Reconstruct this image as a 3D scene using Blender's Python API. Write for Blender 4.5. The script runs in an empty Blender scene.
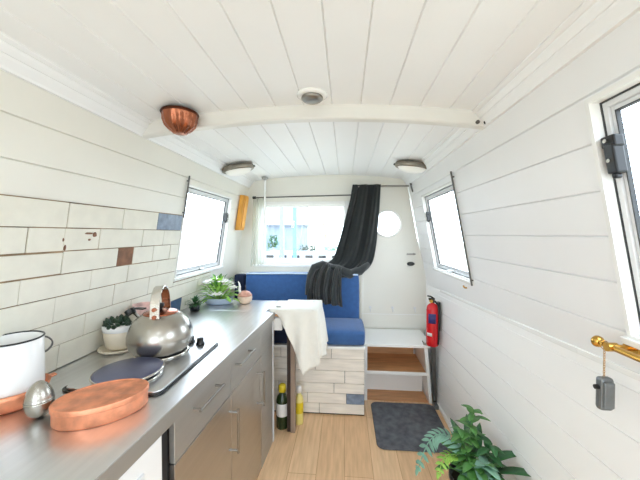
import bpy, bmesh, math, random
from mathutils import Vector, Matrix
random.seed(7)
PI = math.pi
C = bpy.context.scene.collection
sc = bpy.context.scene

# ------------------------------------------------------------------ materials
def srgb(r, g, b):
    def f(c):
        c /= 255.
        return c/12.92 if c <= .04045 else ((c+.055)/1.055)**2.4
    return (f(r), f(g), f(b), 1)

def mat(name, col, rough=.5, metal=0., var=0., vscale=6., bump=0., bscale=60., spec=.5, stretch=None, sheen=0., sss=0.):
    m = bpy.data.materials.new(name); m.use_nodes = True
    nt = m.node_tree; n = nt.nodes; l = nt.links
    b = n['Principled BSDF']
    b.inputs['Roughness'].default_value = rough
    b.inputs['Metallic'].default_value = metal
    b.inputs['Specular IOR Level'].default_value = spec
    if sheen: b.inputs['Sheen Weight'].default_value = sheen
    if sss:
        b.inputs['Subsurface Weight'].default_value = sss
        b.inputs['Subsurface Radius'].default_value = (.01, .01, .01)
    tc = n.new('ShaderNodeTexCoord'); mp = n.new('ShaderNodeMapping')
    l.new(tc.outputs['Object'], mp.inputs['Vector'])
    if stretch: mp.inputs['Scale'].default_value = stretch
    ns = n.new('ShaderNodeTexNoise'); ns.inputs['Scale'].default_value = vscale; ns.inputs['Detail'].default_value = 5
    l.new(mp.outputs[0], ns.inputs['Vector'])
    rp = n.new('ShaderNodeValToRGB')
    lo = tuple(max(0, c*(1-var)) for c in col[:3])+(1,); hi = tuple(min(1, c*(1+var)) for c in col[:3])+(1,)
    rp.color_ramp.elements[0].color = lo; rp.color_ramp.elements[1].color = hi
    rp.color_ramp.elements[0].position = .3; rp.color_ramp.elements[1].position = .7
    l.new(ns.outputs['Fac'], rp.inputs[0]); l.new(rp.outputs[0], b.inputs['Base Color'])
    if bump:
        n2 = n.new('ShaderNodeTexNoise'); n2.inputs['Scale'].default_value = bscale; n2.inputs['Detail'].default_value = 4
        l.new(mp.outputs[0], n2.inputs['Vector'])
        bp = n.new('ShaderNodeBump'); bp.inputs['Strength'].default_value = bump; bp.inputs['Distance'].default_value = .004
        l.new(n2.outputs['Fac'], bp.inputs['Height']); l.new(bp.outputs[0], b.inputs['Normal'])
    return m

M = {}
M['white'] = mat('white_paint', srgb(239, 239, 239), .45, var=.015, vscale=3, bump=.08, bscale=25)
M['ceil'] = mat('ceiling_paint', srgb(247, 248, 248), .45, var=.012, vscale=3, bump=.06, bscale=25)
M['lwhite'] = mat('cream_paint', srgb(235, 233, 224), .45, var=.02, vscale=3, bump=.08, bscale=25)
M['lower'] = mat('lit_white_paint', srgb(249, 249, 248), .4, var=.01, vscale=3, bump=.08, bscale=25)  # lighter than the upper wall: light on the up-facing lining painted in
M['gloss'] = mat('gloss_white', srgb(243, 243, 240), .25, var=.01)
M['door'] = mat('door_paint', srgb(228, 226, 217), .4, var=.015, vscale=3)
M['tile'] = mat('whitewashed_brick', srgb(230, 227, 214), .6, var=.045, vscale=14, bump=.6, bscale=40)
M['grout'] = mat('brown_grout', srgb(146, 122, 94), .9, var=.55, vscale=9, bump=.4)
M['slate'] = mat('blue_grey_tile', srgb(120, 135, 155), .4, var=.25, vscale=30, bump=.3)
M['dblue'] = mat('dark_blue_tile', srgb(70, 95, 125), .4, var=.25, vscale=30, bump=.3)
M['brown'] = mat('brown_tile', srgb(128, 88, 62), .5, var=.3, vscale=30, bump=.3)
M['wash'] = mat('whitewashed_boards', srgb(236, 230, 220), .6, var=.12, vscale=5, bump=.3, bscale=20, stretch=(1, 1, 7))
M['steel'] = mat('brushed_steel', srgb(222, 223, 225), .31, 1, var=.05, vscale=3, bump=.05, bscale=30, stretch=(20, 1, 20))
M['cabsteel'] = mat('cabinet_steel', srgb(198, 197, 196), .3, 1, var=.04, vscale=3, bump=.05, bscale=30, stretch=(20, 1, 20))
M['drawer'] = mat('matt_steel', srgb(190, 190, 188), .48, .9, var=.04, vscale=3, bump=.05, bscale=30, stretch=(20, 1, 20))
M['kettle'] = mat('kettle_steel', srgb(180, 176, 168), .27, 1, var=.03, bump=.02, bscale=8)
M['chrome'] = mat('chrome', srgb(215, 212, 205), .12, 1)
M['nickel'] = mat('satin_nickel', srgb(152, 148, 142), .35, 1)
M['rim'] = mat('worn_nickel', srgb(150, 142, 130), .3, 1, var=.15, vscale=20)
M['alu'] = mat('aluminium', srgb(190, 190, 188), .35, 1)
M['alupaint'] = mat('grey_window_frame', srgb(222, 224, 226), .35)
M['seal'] = mat('rubber_seal', srgb(62, 64, 66), .6)
M['black'] = mat('black_plastic', srgb(22, 24, 26), .35)
M['soft'] = mat('dark_grey_metal', srgb(95, 93, 90), .4, .5)
M['copper'] = mat('copper', srgb(166, 102, 76), .22, 1, var=.2, vscale=12, bump=.1, bscale=20)
M['copperdull'] = mat('worn_copper', srgb(230, 152, 116), .42, .6, var=.28, vscale=24, bump=.15, bscale=30)
M['brass'] = mat('brass', srgb(205, 160, 80), .2, 1, var=.05)
M['enamel'] = mat('white_enamel', srgb(242, 243, 243), .15, var=.01)
M['cream'] = mat('cream_ceramic', srgb(226, 216, 196), .3, var=.05, vscale=12)
M['lid'] = mat('blue_grey_lid', srgb(98, 102, 128), .28, .3, var=.08, vscale=9)
M['blackhob'] = mat('black_iron', srgb(30, 30, 32), .4, .4)
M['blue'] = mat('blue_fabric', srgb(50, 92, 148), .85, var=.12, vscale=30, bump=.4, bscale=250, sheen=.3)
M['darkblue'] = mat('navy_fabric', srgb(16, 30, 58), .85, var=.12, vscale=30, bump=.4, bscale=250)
M['piping'] = mat('pale_blue_piping', srgb(205, 222, 240), .7)
M['char'] = mat('charcoal_cloth', srgb(42, 46, 46), .9, var=.15, vscale=40, bump=.4, bscale=300, sheen=.3)
M['cloth'] = mat('white_linen', srgb(238, 236, 228), .85, var=.02, vscale=30, bump=.4, bscale=300)
M['mat'] = mat('grey_mat', srgb(96, 98, 104), .95, var=.35, vscale=22, bump=.8, bscale=200)
M['wood'] = mat('brown_wood', srgb(204, 152, 106), .5, var=.18, vscale=5, bump=.15, bscale=30, stretch=(1, 8, 8))
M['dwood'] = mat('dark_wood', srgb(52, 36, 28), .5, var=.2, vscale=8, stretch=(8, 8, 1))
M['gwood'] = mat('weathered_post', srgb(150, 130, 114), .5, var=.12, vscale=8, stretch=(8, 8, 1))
M['orange'] = mat('orange_wood', srgb(226, 160, 62), .45, var=.15, vscale=6, stretch=(6, 6, 1))
M['red'] = mat('red_enamel', srgb(205, 24, 32), .25, var=.03)
M['label'] = mat('white_label', srgb(235, 232, 228), .4)
M['bluelabel'] = mat('dark_blue_label', srgb(50, 50, 110), .4)
M['yellow'] = mat('yellow_plastic', srgb(222, 196, 40), .35)
M['paleyellow'] = mat('pale_yellow_plastic', srgb(232, 216, 130), .35)
M['olive'] = mat('dark_green_glass', srgb(44, 58, 30), .2)
M['leaf'] = mat('leaf_green', srgb(82, 136, 66), .45, var=.3, vscale=14, sss=0)
M['leafd'] = mat('leaf_dark', srgb(46, 98, 52), .4, var=.3, vscale=14)
M['leafp'] = mat('leaf_pale', srgb(158, 205, 90), .5, var=.25, vscale=18)
M['leafb'] = mat('leaf_bluegreen', srgb(128, 172, 150), .5, var=.2, vscale=18)
M['succ'] = mat('succulent_green', srgb(28, 58, 36), .4, var=.3, vscale=30)
M['petal'] = mat('pale_petal', srgb(244, 240, 236), .6, var=.05)
M['soil'] = mat('soil', srgb(60, 44, 34), .95, var=.3, vscale=40, bump=.8)
M['terra'] = mat('terracotta_glaze', srgb(206, 150, 128), .4, var=.35, vscale=22)
M['jar'] = mat('jar_glaze', srgb(222, 196, 172), .4, var=.3, vscale=16)
M['pink'] = mat('floral_print', srgb(226, 190, 186), .4, var=.35, vscale=34)
M['bluepot'] = mat('pale_blue_ceramic', srgb(170, 186, 208), .35, var=.1)
M['device'] = mat('cast_grey_metal', srgb(120, 124, 126), .45, .6, var=.12, vscale=40, bump=.3, bscale=80)
M['gapdark'] = mat('dark_gap', srgb(35, 33, 32), .7)

def floor_mat():
    m = bpy.data.materials.new('oak_floor'); m.use_nodes = True
    nt = m.node_tree; n = nt.nodes; l = nt.links; b = n['Principled BSDF']
    b.inputs['Roughness'].default_value = .38
    tc = n.new('ShaderNodeTexCoord'); mp = n.new('ShaderNodeMapping'); mp.inputs['Rotation'].default_value = (0, 0, PI/2)
    l.new(tc.outputs['Object'], mp.inputs['Vector'])
    br = n.new('ShaderNodeTexBrick'); br.inputs['Scale'].default_value = 1
    br.inputs['Brick Width'].default_value = 1.1; br.inputs['Row Height'].default_value = .16
    br.inputs['Mortar Size'].default_value = .0015; br.inputs['Bias'].default_value = 0
    br.inputs['Color1'].default_value = srgb(224, 184, 142); br.inputs['Color2'].default_value = srgb(232, 196, 156)
    br.inputs['Mortar'].default_value = srgb(186, 140, 98)
    l.new(mp.outputs[0], br.inputs['Vector'])
    m2 = n.new('ShaderNodeMapping'); m2.inputs['Scale'].default_value = (14, 1.2, 1)
    l.new(tc.outputs['Object'], m2.inputs['Vector'])
    ns = n.new('ShaderNodeTexNoise'); ns.inputs['Scale'].default_value = 4; ns.inputs['Detail'].default_value = 6
    l.new(m2.outputs[0], ns.inputs['Vector'])
    rp = n.new('ShaderNodeValToRGB'); rp.color_ramp.elements[0].color = (.88, .85, .80, 1); rp.color_ramp.elements[1].color = (1.08, 1.08, 1.08, 1)
    rp.color_ramp.elements[0].position = .3; rp.color_ramp.elements[1].position = .65
    l.new(ns.outputs['Fac'], rp.inputs[0])
    mx = n.new('ShaderNodeMix'); mx.data_type = 'RGBA'; mx.blend_type = 'MULTIPLY'; mx.inputs[0].default_value = 1
    l.new(br.outputs['Color'], mx.inputs[6]); l.new(rp.outputs[0], mx.inputs[7]); l.new(mx.outputs[2], b.inputs['Base Color'])
    return m
M['floor'] = floor_mat()

def glass_mat(name, tint=(1, 1, 1, 1), g=.05, rough=0.):
    m = bpy.data.materials.new(name); m.use_nodes = True
    nt = m.node_tree; n = nt.nodes; l = nt.links; n.clear()
    o = n.new('ShaderNodeOutputMaterial'); t = n.new('ShaderNodeBsdfTransparent'); t.inputs[0].default_value = tint
    gl = n.new('ShaderNodeBsdfGlossy'); gl.inputs['Roughness'].default_value = rough
    mx = n.new('ShaderNodeMixShader'); mx.inputs[0].default_value = g
    l.new(t.outputs[0], mx.inputs[1]); l.new(gl.outputs[0], mx.inputs[2]); l.new(mx.outputs[0], o.inputs[0])
    return m
M['glass'] = glass_mat('window_glass')
def voile_mat():
    m = bpy.data.materials.new('voile'); m.use_nodes = True
    nt = m.node_tree; n = nt.nodes; l = nt.links; n.clear()
    o = n.new('ShaderNodeOutputMaterial'); t = n.new('ShaderNodeBsdfTransparent'); d = n.new('ShaderNodeBsdfDiffuse')
    d.inputs[0].default_value = srgb(222, 224, 214); tr = n.new('ShaderNodeBsdfTranslucent'); tr.inputs[0].default_value = srgb(222, 224, 214)
    a = n.new('ShaderNodeMixShader'); a.inputs[0].default_value = .3
    l.new(d.outputs[0], a.inputs[1]); l.new(tr.outputs[0], a.inputs[2])
    mx = n.new('ShaderNodeMixShader'); mx.inputs[0].default_value = .62
    l.new(t.outputs[0], mx.inputs[1]); l.new(a.outputs[0], mx.inputs[2]); l.new(mx.outputs[0], o.inputs[0])
    return m
M['voile'] = voile_mat()
def emis(name, col, s):
    m = bpy.data.materials.new(name); m.use_nodes = True
    b = m.node_tree.nodes['Principled BSDF']; b.inputs['Base Color'].default_value = col
    b.inputs['Emission Color'].default_value = col; b.inputs['Emission Strength'].default_value = s
    b.inputs['Roughness'].default_value = .3
    return m
M['lampglass'] = emis('lit_opal_glass', srgb(244, 242, 236), .12)
M['fillaft'] = emis('fill_lamp_glow', srgb(218, 235, 255), 12)  # glow of the added aft fill lamps

# ------------------------------------------------------------------ helpers
def wloc(o):
    v = Vector((0, 0, 0))
    while o is not None:
        v += o.location; o = o.parent
    return v

TAPER = [False]
def obj(name, bm, m, parent=None, smooth=False, loc=None, bevel=0., solid=0., sub=0, auto=False):
    """geometry given in world metres; stored relative to its parent (or loc)"""
    me = bpy.data.meshes.new(name)
    off = wloc(parent) if parent is not None else Vector((0, 0, 0))
    if loc is not None: off = off*0+Vector(loc)
    bmesh.ops.recalc_face_normals(bm, faces=bm.faces[:])
    if TAPER[0]:
        for v in bm.verts:
            if v.co.x > -.7: v.co.x += .042*(v.co.y-1.2)
    for v in bm.verts: v.co -= off
    bm.to_mesh(me); bm.free()
    me.materials.append(m)
    if smooth:
        for p in me.polygons: p.use_smooth = True
    o = bpy.data.objects.new(name, me); C.objects.link(o)
    if parent is not None:
        o.parent = parent
        if loc is not None: o.location = Vector(loc)-wloc(parent)
    elif loc is not None: o.location = loc
    if solid:
        s = o.modifiers.new('s', 'SOLIDIFY'); s.thickness = solid; s.offset = 0
    if bevel:
        b = o.modifiers.new('b', 'BEVEL'); b.width = bevel; b.segments = 2; b.limit_method = 'ANGLE'; b.angle_limit = .6
    if sub:
        s = o.modifiers.new('ss', 'SUBSURF'); s.levels = sub; s.render_levels = sub
    if auto:
        for p in me.polygons: p.use_smooth = True
        try: me.set_sharp_from_angle(angle=.6)
        except Exception: pass
    return o

def thing(name, label, cat, loc, group=None):
    o = bpy.data.objects.new(name, None); C.objects.link(o); o.location = loc; o.empty_display_size = .05
    return tag(o, label, cat, group)
def tag(o, label, cat, group=None):
    o['label'] = label; o['category'] = cat
    if group: o['group'] = group
    return o
def st(o):
    o['kind'] = 'structure'; return o
def dup(root, loc, label=None):
    r = root.copy(); C.objects.link(r); r.location = loc
    if label: r['label'] = label
    for ch in list(root.children):
        c = ch.copy(); C.objects.link(c); c.parent = r
        for g in ch.children:
            d = g.copy(); C.objects.link(d); d.parent = c
    return r

def NB(): return bmesh.new()
def box(bm, x0, x1, y0, y1, z0, z1, mtx=None):
    vs = [bm.verts.new((x, y, z)) for x in (x0, x1) for y in (y0, y1) for z in (z0, z1)]
    if mtx is not None:
        for v in vs: v.co = mtx @ v.co
    for f in ((0, 1, 3, 2), (4, 6, 7, 5), (0, 4, 5, 1), (2, 3, 7, 6), (0, 2, 6, 4), (1, 5, 7, 3)):
        bm.faces.new([vs[i] for i in f])
    return bm
def hexa(bm, pts):
    """8 points: bottom loop of 4 then top loop of 4"""
    v = [bm.verts.new(p) for p in pts]
    for f in ((0, 1, 2, 3), (4, 5, 6, 7), (0, 1, 5, 4), (1, 2, 6, 5), (2, 3, 7, 6), (3, 0, 4, 7)): bm.faces.new([v[i] for i in f])
    return bm
def lathe(bm, prof, c=(0, 0, 0), seg=40, sx=1., sy=1., rot=0., flute=None, mtx=None):
    rings = []
    for r, z in prof:
        ring = []
        for k in range(seg):
            a = 2*PI*k/seg
            rr = r*(flute(a, z) if flute else 1)
            x, y = rr*math.cos(a)*sx, rr*math.sin(a)*sy
            p = Vector((x*math.cos(rot)-y*math.sin(rot), x*math.sin(rot)+y*math.cos(rot), z))
            if mtx is not None: p = mtx @ p
            ring.append(bm.verts.new(p+Vector(c)))
        rings.append(ring)
    for a, b in zip(rings, rings[1:]):
        for k in range(seg): bm.faces.new((a[k], a[(k+1) % seg], b[(k+1) % seg], b[k]))
    if prof[0][0] > 1e-6: bm.faces.new(rings[0][::-1])
    if prof[-1][0] > 1e-6: bm.faces.new(rings[-1])
    bmesh.ops.remove_doubles(bm, verts=bm.verts[:], dist=1e-5)
    return bm
def tube(bm, pts, r, seg=10, closed=False):
    pts = [Vector(p) for p in pts]; n = len(pts); rings = []; up = None
    for i, p in enumerate(pts):
        if closed: t = pts[(i+1) % n]-pts[i-1]
        else: t = pts[min(i+1, n-1)]-pts[max(i-1, 0)]
        t.normalize()
        if up is None: up = Vector((0, 0, 1)) if abs(t.z) < .9 else Vector((1, 0, 0))
        s = t.cross(up)
        if s.length < 1e-4: s = t.cross(Vector((0, 1, 0)))
        s.normalize(); up = s.cross(t).normalized()
        rr = r[i] if isinstance(r, (list, tuple)) else r
        rings.append([bm.verts.new(p+(s*math.cos(2*PI*k/seg)+up*math.sin(2*PI*k/seg))*rr) for k in range(seg)])
    m = n if closed else n-1
    for i in range(m):
        a, b = rings[i], rings[(i+1) % n]
        for k in range(seg): bm.faces.new((a[k], a[(k+1) % seg], b[(k+1) % seg], b[k]))
    if not closed: bm.faces.new(rings[0][::-1]); bm.faces.new(rings[-1])
    return bm
def cyl(bm, a, b, r, seg=16): return tube(bm, [a, b], r, seg)
def prism(bm, poly, fn, d0, d1):
    """poly: 2d list, fn(u,v,d)->3d"""
    A = [bm.verts.new(fn(u, v, d0)) for u, v in poly]; B = [bm.verts.new(fn(u, v, d1)) for u, v in poly]
    bm.faces.new(A[::-1]); bm.faces.new(B); n = len(poly)
    for i in range(n): bm.faces.new((A[i], A[(i+1) % n], B[(i+1) % n], B[i]))
    return bm
def strap(bm, pts, wdir, w, t):
    """flat band following pts; wdir = width direction"""
    pts = [Vector(p) for p in pts]; wd = Vector(wdir).normalized(); R = []
    for i, p in enumerate(pts):
        tg = (pts[min(i+1, len(pts)-1)]-pts[max(i-1, 0)]).normalized(); nn = tg.cross(wd).normalized()
        R.append([bm.verts.new(p+wd*a*w/2+nn*b*t/2) for a, b in ((-1, -1), (1, -1), (1, 1), (-1, 1))])
    for a, b in zip(R, R[1:]):
        for k in range(4): bm.faces.new((a[k], a[(k+1) % 4], b[(k+1) % 4], b[k]))
    bm.faces.new(R[0][::-1]); bm.faces.new(R[-1]); return bm
def cr(P, t):
    """catmull-rom through list of vectors, t in [0,1]"""
    n = len(P)-1; x = t*n; i = min(int(x), n-1); u = x-i
    p = [Vector(P[max(0, min(n, i+k))]) for k in (-1, 0, 1, 2)]
    return .5*((2*p[1])+(-p[0]+p[2])*u+(2*p[0]-5*p[1]+4*p[2]-p[3])*u*u+(-p[0]+3*p[1]-3*p[2]+p[3])*u**3)
def grid(bm, fn, nu, nv):
    V = [[bm.verts.new(fn(i/nu, j/nv)) for j in range(nv+1)] for i in range(nu+1)]
    for i in range(nu):
        for j in range(nv): bm.faces.new((V[i][j], V[i+1][j], V[i+1][j+1], V[i][j+1]))
    return bm

# ------------------------------------------------------------------ boat section
def LX(z): return -.929-.158*(1.8-z)
def RX(z): return .583+.188*(1.8-z)
def zk(y): return .985-.055*(y-1.0)
CX = -.173
def CZ(x): return 1.908-.055*((x-CX)/.76)**2
Y0, Y1 = -1.9, 2.85

# floor
bm = box(NB(), -1.25, .95, Y0, Y1+.05, -.04, 0); st(obj('floor', bm, M['floor']))

# ceiling of tongue-and-groove planks along the boat
prof = []
edges = [-.057+.1225*k for k in range(-7, 7)]
xs = []
x = -.955
for e in edges:
    if -.94 < e < .6: xs += [(e-.0032, 0), (e, .007), (e+.0032, 0)]
allx = [(-.955, 0)]
last = -.955
for xx, g in xs:
    if g == 0 and xx-last > .05:
        allx.append(((xx+last)/2, 0))
    allx.append((xx, g)); last = xx
allx.append((.61, 0))
bm = NB()
A = [bm.verts.new((x, Y0, CZ(x)+g)) for x, g in allx]; B = [bm.verts.new((x, Y1+.02, CZ(x)+g)) for x, g in allx]
T = [bm.verts.new((x, Y0, 1.98)) for x, g in (allx[0], allx[-1])]; T2 = [bm.verts.new((x, Y1+.02, 1.98)) for x, g in (allx[0], allx[-1])]
for i in range(len(A)-1): bm.faces.new((A[i], A[i+1], B[i+1], B[i]))
bm.faces.new((T[0], T[1], T2[1], T2[0])); bm.faces.new((A[0], B[0], T2[0], T[0])); bm.faces.new((A[-1], B[-1], T2[1], T[1]))
bm.faces.new(A[::-1]+[T[0], T[1]]); bm.faces.new(B+[T2[1], T2[0]])
st(obj('ceiling', bm, M['ceil']))

# side walls: boards with grooves, cut out round the windows
def side_wall(name, X, sgn, zt, grooves, zbot, holes, m, thick=.05):
    zs = [zt]
    pts = []
    for g in grooves: pts += [(g+.003, 0), (g, .007), (g-.003, 0)]
    pts = [(zt, 0)]+pts+[(zbot, 0)]
    for h in holes:
        for z in (h[2], h[3]): pts.append((z, 0))
    pts = sorted(set(pts), key=lambda p: -p[0])
    ys = sorted(set([Y0, Y1+.02]+[h[0] for h in holes]+[h[1] for h in holes]))
    bm = NB()
    def inhole(y, z): return any(h[0] < y < h[1] and h[2] < z < h[3] for h in holes)
    V = {}
    def vert(i, j, out):
        k = (i, j, out)
        if k not in V:
            z, g = pts[i]
            V[k] = bm.verts.new((X(z)+sgn*(g if not out else thick), ys[j], z))
        return V[k]
    def solid(i, j):
        if i < 0 or j < 0 or i >= len(pts)-1 or j >= len(ys)-1: return False
        return not inhole((ys[j]+ys[j+1])/2, (pts[i][0]+pts[i+1][0])/2)
    for i in range(len(pts)-1):
        for j in range(len(ys)-1):
            if not solid(i, j): continue
            for o in (0, 1): bm.faces.new([vert(a, b, o) for a, b in ((i, j), (i+1, j), (i+1, j+1), (i, j+1))])
            for di, dj, e in ((-1, 0, ((i, j), (i, j+1))), (1, 0, ((i+1, j), (i+1, j+1))), (0, -1, ((i, j), (i+1, j))), (0, 1, ((i, j+1), (i+1, j+1)))):
                if not solid(i+di, j+dj):
                    bm.faces.new([vert(*e[0], 0), vert(*e[1], 0), vert(*e[1], 1), vert(*e[0], 1)])
    return st(obj(name, bm, m))
WZ0, WZ1 = 1.075, 1.655
Lh = [(1.75, 2.465, WZ0, WZ1), (-.25, .45, WZ0, WZ1), (-1.5, -.8, WZ0, WZ1)]
Rh = [(1.75, 2.465, WZ0, WZ1), (.10, .815, WZ0+.01, WZ1+.03), (-1.3, -.6, WZ0, WZ1)]
side_wall('wall_left', LX, -1, 1.86, [1.69, 1.567], -.02, Lh, M['lwhite'])
side_wall('wall_right', RX, 1, 1.86, [1.695, 1.578, 1.459, 1.343, 1.226, 1.1], 1.0, Rh, M['white'])
# right wall, lower: window lining down to the gunwale knuckle and the lining below it
bm = NB()
def band(zA, zB, fx, out=.06):
    """zA,zB: functions of y; fx(y,z)"""
    y = [Y0, 1.0, Y1+.02]
    for a, b in zip(y, y[1:]):
        hexa(bm, [(fx(a, zB(a)), a, zB(a)), (fx(b, zB(b)), b, zB(b)), (fx(b, zB(b))+out, b, zB(b)), (fx(a, zB(a))+out, a, zB(a)),
                  (fx(a, zA(a)), a, zA(a)), (fx(b, zA(b)), b, zA(b)), (fx(b, zA(b))+out, b, zA(b)), (fx(a, zA(a))+out, a, zA(a))])
kx = lambda y: RX(zk(y))
def KZ(d): return lambda y: max(zk(y)-d, -.01)
low = lambda y, z: .735+(kx(y)-.735)*max(0, min(1, z/zk(y)))
band(lambda y: 1.0, lambda y: min(zk(y), .9999), lambda y, z: RX(z))
st(obj('wall_right', bm, M['white']))
bm = NB()
d = 0
for wd in (.045, .125, .125, .125, .125, .125, .125, .125, .125):
    band(KZ(d+.0015), KZ(d+wd-.0025), low); d += wd
band(KZ(.0), KZ(1.0), lambda y, z: low(y, z)+.004, .05)
st(obj('wall_right', bm, M['lower']))
bm = NB()
for a, b in ((Y0, 1.0), (1.0, 2.42)):
    hexa(bm, [(kx(a)-.006, a, zk(a)-.012), (kx(b)-.006, b, zk(b)-.012), (kx(b)+.004, b, zk(b)-.012), (kx(a)+.004, a, zk(a)-.012),
              (kx(a)-.006, a, zk(a)+.006), (kx(b)-.006, b, zk(b)+.006), (kx(b)+.004, b, zk(b)+.006), (kx(a)+.004, a, zk(a)+.006)])
st(obj('trim_1', bm, M['gloss'], bevel=.002))
bm = box(NB(), .722, .737, Y0, 2.40, 0, .028); st(obj('baseboard_right', bm, M['lower'], bevel=.003))

# cornices: three small steps between wall and ceiling
def cornice(name, X, s):
    bm = NB()
    P = [(0, 1.795), (0, 1.86), (.062, 1.875), (.062, CZ(X(1.8)+s*.062)-.006), (.052, CZ(X(1.8)+s*.05)-.010), (.046, CZ(X(1.8)+s*.05)-.010),
         (.044, CZ(X(1.8)+s*.05)-.017), (.034, 1.829), (.030, 1.829), (.028, 1.822), (.014, 1.803), (.012, 1.795)]
    prism(bm, P, lambda u, v, d: (X(1.8)+s*(u-.002), d, v), Y0, Y1)
    st(obj(name, bm, M['ceil']))
cornice('trim_2', LX, 1); cornice('trim_3', RX, -1)

# roof beam
bm = NB()
def beam_pt(i, j):
    x = -.929+1.512*i
    return x
N = 36
top = []; 
for side, y in ((0, 1.30), (1, 1.345)):
    pass
R = []
for i in range(N+1):
    x = -.936+1.526*i/N
    zb = CZ(x)-.060; zt = CZ(x)+.004
    R.append([bm.verts.new(p) for p in ((x, 1.30, zb+.006), (x, 1.306, zb), (x, 1.339, zb), (x, 1.345, zb+.006), (x, 1.345, zt), (x, 1.30, zt))])
for a, b in zip(R, R[1:]):
    for k in range(6): bm.faces.new((a[k], a[(k+1) % 6], b[(k+1) % 6], b[k]))
bm.faces.new(R[0][::-1]); bm.faces.new(R[-1])
bmo = st(obj('trim_4', bm, mat('beam_paint', srgb(231, 230, 224), .4, var=.02), auto=True))
bm = NB(); cyl(bm, (.545, 1.302, 1.812), (.545, 1.294, 1.812), .008, 14); obj('screw', bm, M['soft'], bmo)
bm = NB(); cyl(bm, (.575, 1.302, 1.812), (.575, 1.288, 1.810), .007, 14); cyl(bm, (.575, 1.29, 1.81), (.575, 1.284, 1.806), .010, 14); obj('screw', bm, M['black'], bmo)

# bow bulkhead with window opening and porthole opening
bm = NB()
HX0, HX1, HZ0, HZ1 = -.835, .005, 1.093, 1.63
def bk(x0, x1, z0, z1): box(bm, x0, x1, Y1, Y1+.05, z0, z1)
bk(-1.2, HX0, 0, 1.95); bk(HX0, HX1, 0, HZ0); bk(HX0, HX1, HZ1, 1.95); bk(HX1, .16, 0, 1.95)
bk(.16, .95, 1.80, 1.95); bk(.70, .95, 1.3, 1.80); bk(.16, .95, 0, .47)
bk(.75, .95, .47, 1.3)
st(obj('wall_back', bm, M['lwhite']))
# stern bulkhead, its wide opening behind the camera added unseen for frontal fill
bm = NB()
for x0, x1, z0, z1 in ((-1.2, -.70, 0, 1.95), (.40, .95, 0, 1.95), (-.70, .40, 1.78, 1.95), (-.7, .4, 0, .15)): box(bm, x0, x1, Y0-.05, Y0, z0, z1)
st(obj('wall_front', bm, M['white']))

# windows on the sloping sides
def side_window(name, X, s, y0, y1, z0, z1, far_catch, thick=.045):
    slope = .158 if s < 0 else .188
    n = Vector((s, 0, s*0)).normalized()
    F = lambda y, z, d: Vector((X(z)+s*d, y, z))   # d outward
    rd = thick-.012
    def frame(bm, w, d0, d1, yy0, yy1, zz0, zz1):
        for a, b, c, e in ((yy0, yy0+w, zz0, zz1), (yy1-w, yy1, zz0, zz1), (yy0+w, yy1-w, zz0, zz0+w), (yy0+w, yy1-w, zz1-w, zz1)):
            hexa(bm, [F(a, c, d0), F(b, c, d0), F(b, c, d1), F(a, c, d1), F(a, e, d0), F(b, e, d0), F(b, e, d1), F(a, e, d1)])
    w = st(thing(name, '', '', F((y0+y1)/2, z0, rd)))
    del w['label']; del w['category']
    bm = NB(); frame(bm, .012, -.006, rd, y0, y1, z0, z1)
    obj('window_lining', bm, M['gloss'], w)
    bm = NB(); frame(bm, .014, rd-.012, rd+.006, y0+.015, y1-.015, z0+.015, z1-.015); obj('window_frame', bm, M['alupaint'], w, bevel=.002)
    bm = NB(); frame(bm, .0035, rd-.014, rd+.010, y0+.0118, y1-.0118, z0+.0118, z1-.0118); frame(bm, .003, rd-.007, rd+.004, y0+.040, y1-.040, z0+.040, z1-.040); obj('rubber_seal', bm, M['seal'], w)
    bm = NB(); frame(bm, .011, rd-.006, rd+.006, y0+.0295, y1-.0295, z0+.0295, z1-.0295); obj('sash', bm, M['alupaint'], w, bevel=.002)
    bm = NB(); hexa(bm, [F(y0+.04, z0+.04, rd-.002), F(y1-.04, z0+.04, rd-.002), F(y1-.04, z0+.04, rd+.002), F(y0+.04, z0+.04, rd+.002),
                         F(y0+.04, z1-.04, rd-.002), F(y1-.04, z1-.04, rd-.002), F(y1-.04, z1-.04, rd+.002), F(y0+.04, z1-.04, rd+.002)])
    obj('glass_pane', bm, M['glass'], w)
    # sill ledge
    bm = NB(); c = z0
    hexa(bm, [F(y0-.01, c-.014, -.016), F(y1+.01, c-.014, -.016), F(y1+.01, c-.014, .004), F(y0-.01, c-.014, .004),
              F(y0-.01, c+.004, -.016), F(y1+.01, c+.004, -.016), F(y1+.01, c+.004, .004), F(y0-.01, c+.004, .004)])
    obj('window_sill', bm, M['gloss'], w, bevel=.003)
    # catch
    yc, zc = y1-.034, z0+.72*(z1-z0)
    if far_catch == 'big': zc = 1.545; yc = y1-.038
    bm = NB()
    q = .8 if far_catch != 'big' else 1.
    def cb(a, b, c, e, f, g): hexa(bm, [F(a, c, f), F(b, c, f), F(b, c, g), F(a, c, g), F(a, e, f), F(b, e, f), F(b, e, g), F(a, e, g)])
    cb(yc-.014*q, yc+.014*q, zc-.05*q, zc+.02*q, rd-.036, rd-.010); cb(yc-.018*q, yc+.020*q, zc+.012*q, zc+.04*q, rd-.034, rd-.010)
    cb(yc-.007*q, yc+.007*q, zc-.062*q, zc-.05*q, rd-.034, rd-.018)
    ct = obj('window_catch', bm, M['black'], w, bevel=.004)
    bm = NB()
    for zz in (zc+.027*q, zc-.02*q):
        a = F(yc, zz, rd-.035); b = F(yc, zz, rd-.041); cyl(bm, a, b, .005, 12)
    obj('screw', bm, M['chrome'], ct)
    # stay bracket at the lower rail
    bm = NB(); a = F((y0+y1)/2, z0+.022, rd-.014); b = F((y0+y1)/2, z0+.022, rd-.05); cyl(bm, a, b, .007, 12)
    obj('window_stay', bm, M['alu'], w)
    return w
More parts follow.
